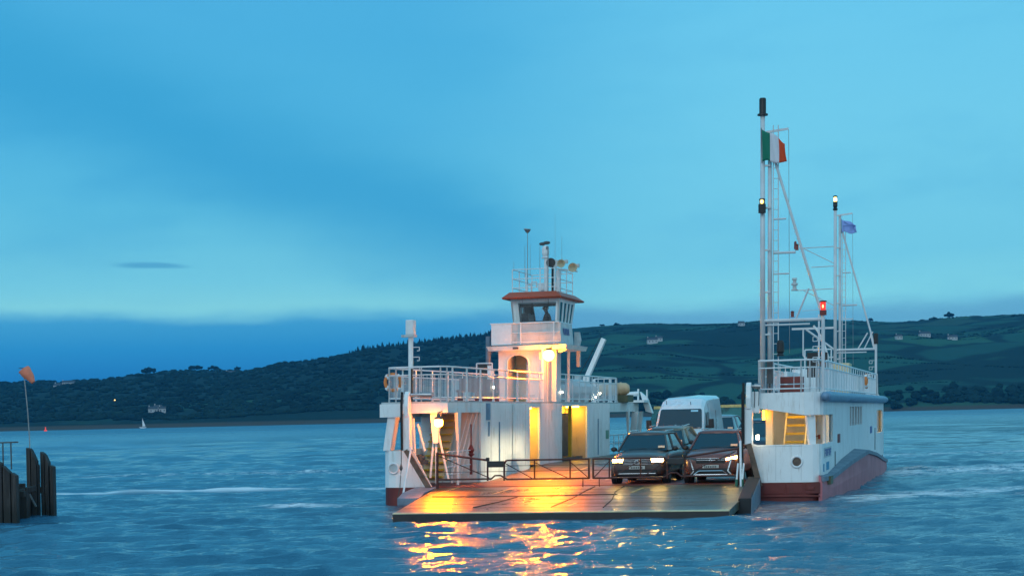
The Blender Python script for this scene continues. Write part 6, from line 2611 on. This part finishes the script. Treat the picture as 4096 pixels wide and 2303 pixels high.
# life raft canister at the aft end of the left deck
e = empty('liferaft_canister', matrix=on_ferry(-5.75, 30.9, 3.45))
b = MB()
b.lathe((0, 0, 0.66), [(0.03, -0.80), (0.20, -0.76), (0.29, -0.62), (0.31, -0.4), (0.335, -0.38), (0.335, -0.32), (0.31, -0.30), (0.31, 0.3), (0.335, 0.32), (0.335, 0.38), (0.31, 0.4), (0.29, 0.62), (0.20, 0.76), (0.03, 0.80)], 20, 'x')
b.build('canister', mat('cream_orange_grp', (0.66, 0.42, 0.24), 0.45, var=0.15), e, smooth=True)
b = MB()
for x in (-0.5, 0.5):
    b.box(x - 0.04, x + 0.04, -0.35, 0.35, 0.22, 0.34)
    b.tube((x, -0.3, 0), (x, -0.3, 0.3), 0.025)
    b.tube((x, 0.3, 0), (x, 0.3, 0.3), 0.025)
b.build('cradle', M['steel'], e)
tag(e, 'rounded orange-tan life raft canister in its cradle at the end of the left upper deck', 'life raft')

# a covered white boat lying along the left upper deck behind the rail
e = empty('covered_boat', matrix=on_ferry(-6.5, 26.0, 3.45))
b = MB()
rings = []
for (y, w, zz) in ((-1.9, 0.1, 0.95), (-1.4, 0.45, 1.0), (-0.6, 0.65, 1.1), (0.6, 0.68, 1.15), (1.5, 0.6, 1.05), (1.9, 0.5, 0.95)):
    rings.append([(-w, y, 0.45), (0, y, 0.3), (w, y, 0.45), (w * 1.05, y, 0.75), (0, y, zz), (-w * 1.05, y, 0.75)])
b.loft(rings)
b.build('cover', M['greywhite'], e, smooth=False, bevel=0.04)
for y in (-1, 1):
    b = MB()
    b.box(-0.5, 0.5, y - 0.05, y + 0.05, 0.0, 0.42)
    b.build('chock', M['steel'], e)
tag(e, 'grey covered rescue boat stowed behind the left upper deck rail', 'boat')


def lifebuoy(u, v, z, label, axis='y'):
    e = empty('lifebuoy', matrix=on_ferry(u, v, z))
    b = MB()
    b.torus((0, 0, 0), 0.27, 0.06, 24, 10, axis)
    b.build('ring', M['orange'], e, smooth=True)
    q = MB()
    for k in range(4):
        a = math.pi / 4 + k * math.pi / 2
        if axis == 'y':
            q.tube((0.2 * math.cos(a), 0, 0.2 * math.sin(a)), (0.34 * math.cos(a), 0, 0.34 * math.sin(a)), 0.068)
        else:
            q.tube((0, 0.2 * math.cos(a), 0.2 * math.sin(a)), (0, 0.34 * math.cos(a), 0.34 * math.sin(a)), 0.068)
    q.build('band', M['whiterail'], e)
    tag(e, label, 'lifebuoy', 'lifebuoys hung on the ferry rails')


lifebuoy(-7.30, 0.35, 4.12, 'orange lifebuoy hung inside the front left corner of the left rail')
lifebuoy(7.02, 21.5, 4.05, 'orange lifebuoy hung on the outer rail of the right deck near the cabinet', 'x')


# ------------------------------------------------------------------ the helmsman
def person():
    e = empty('person', matrix=on_ferry(-5.66, 16.1, 5.72) @ Matrix.Scale(1.12, 4))
    # facing -x; seated high on a stool; a shade over life size to hips only hidden by the bulwark
    J = {
        'pelvis': ((0.10, 0, 0.66), 0.17), 'waist': ((0.09, 0, 0.84), 0.145), 'chest': ((0.05, 0, 1.06), 0.18), 'neckb': ((0.02, 0, 1.24), 0.09),
        'neck': ((-0.01, 0, 1.32), 0.062), 'head': ((-0.02, 0, 1.43), 0.095), 'crown': ((-0.01, 0, 1.52), 0.085),
        'shl': ((0.03, -0.19, 1.19), 0.075), 'ell': ((-0.06, -0.25, 0.93), 0.052), 'wrl': ((-0.32, -0.18, 0.90), 0.035),
        'shr': ((0.03, 0.19, 1.19), 0.075), 'elr': ((-0.04, 0.25, 0.92), 0.052), 'wrr': ((-0.30, 0.18, 0.92), 0.035),
        'hil': ((0.08, -0.10, 0.62), 0.10), 'knl': ((-0.36, -0.14, 0.58), 0.075), 'anl': ((-0.34, -0.14, 0.12), 0.05), 'tol': ((-0.52, -0.14, 0.04), 0.04),
        'hir': ((0.08, 0.10, 0.62), 0.10), 'knr': ((-0.36, 0.14, 0.58), 0.075), 'anr': ((-0.34, 0.14, 0.12), 0.05), 'tor': ((-0.52, 0.14, 0.04), 0.04),
    }
    E_ = [('pelvis', 'waist'), ('waist', 'chest'), ('chest', 'neckb'), ('neckb', 'neck'), ('neck', 'head'), ('head', 'crown'),
          ('chest', 'shl'), ('shl', 'ell'), ('ell', 'wrl'), ('chest', 'shr'), ('shr', 'elr'), ('elr', 'wrr'),
          ('pelvis', 'hil'), ('hil', 'knl'), ('knl', 'anl'), ('anl', 'tol'), ('pelvis', 'hir'), ('hir', 'knr'), ('knr', 'anr'), ('anr', 'tor')]
    # hands: palm and five fingers each
    for s, wn in ((-1, 'wrl'), (1, 'wrr')):
        wx, wy, wz_ = J[wn][0]
        pn = wn + 'palm'
        J[pn] = ((wx - 0.07, wy, wz_ - 0.01), 0.028)
        E_.append((wn, pn))
        for f in range(4):
            a, c_ = f'{pn}{f}a', f'{pn}{f}b'
            yy = wy + (f - 1.5) * 0.019
            ll = (0.045, 0.052, 0.048, 0.036)[f]
            J[a] = ((wx - 0.09 - ll, yy, wz_ - 0.015), 0.008)
            J[c_] = ((wx - 0.10 - ll * 1.2, yy, wz_ - 0.05), 0.007)
            E_ += [(pn, a), (a, c_)]
        a = pn + 't'
        J[a] = ((wx - 0.08, wy - s * 0.05, wz_ - 0.03), 0.009)
        E_.append((pn, a))
    names = list(J)
    me = bpy.data.meshes.new('body')
    me.from_pydata([J[n][0] for n in names], [(names.index(a), names.index(b_)) for a, b_ in E_], [])
    o = bpy.data.objects.new('body', me)
    COL.objects.link(o)
    o.parent = e
    sk = o.modifiers.new('skin', 'SKIN')
    sk.use_smooth_shade = True
    for k, n in enumerate(names):
        me.skin_vertices[0].data[k].radius = (J[n][1], J[n][1])
        me.skin_vertices[0].data[k].use_root = (n == 'pelvis')
    ss = o.modifiers.new('sub', 'SUBSURF')
    ss.levels = 1
    ss.render_levels = 1
    me.materials.append(mat('dark_clothing', (0.03, 0.028, 0.035), 0.85))
    f = MB()
    f.ball((-0.035, 0, 1.44), 0.098, 14, 0.95, 0.80, 1.18)
    f.bar((-0.125, 0, 1.46), (-0.145, 0, 1.425), 0.03, 0.03)
    for s in (-1, 1):
        f.ball((-0.02, s * 0.082, 1.44), 0.026, 8, 0.6, 0.4, 1.1)
        f.ball((-0.118, s * 0.032, 1.462), 0.012, 8)
    f.bar((-0.122, -0.025, 1.385), (-0.122, 0.025, 1.385), 0.01, 0.012)
    f.build('face', mat('skin', (0.35, 0.20, 0.14), 0.6), e, smooth=True)
    hh = MB()
    hh.ball((-0.01, 0, 1.475), 0.108, 14, 0.95, 0.86, 1.05)
    hh.build('hair', mat('dark_hair', (0.02, 0.015, 0.012), 0.8), e, smooth=True)
    tag(e, 'person in dark clothes seated at the helm inside the wheelhouse', 'person')
    c = empty('helm_chair', matrix=on_ferry(-5.62, 16.1, 5.78))
    q = MB()
    q.box(-0.25, 0.22, -0.25, 0.25, 0.42, 0.50)
    q.build('seat', M['blackplastic'], c, bevel=0.02)
    q = MB()
    q.hexa([(0.20, -0.22, 0.5), (0.27, -0.22, 0.5), (0.27, 0.22, 0.5), (0.20, 0.22, 0.5)], [(0.26, -0.2, 1.0), (0.32, -0.2, 1.0), (0.32, 0.2, 1.0), (0.26, 0.2, 1.0)])
    q.build('backrest', M['blackplastic'], c, bevel=0.02)
    q = MB()
    q.lathe((0, 0, 0), [(0.22, 0.0), (0.22, 0.04), (0.05, 0.08), (0.05, 0.42)], 14)
    q.build('pedestal', M['steel'], c)
    tag(c, 'dark pedestal chair behind the console in the wheelhouse', 'chair')


person()
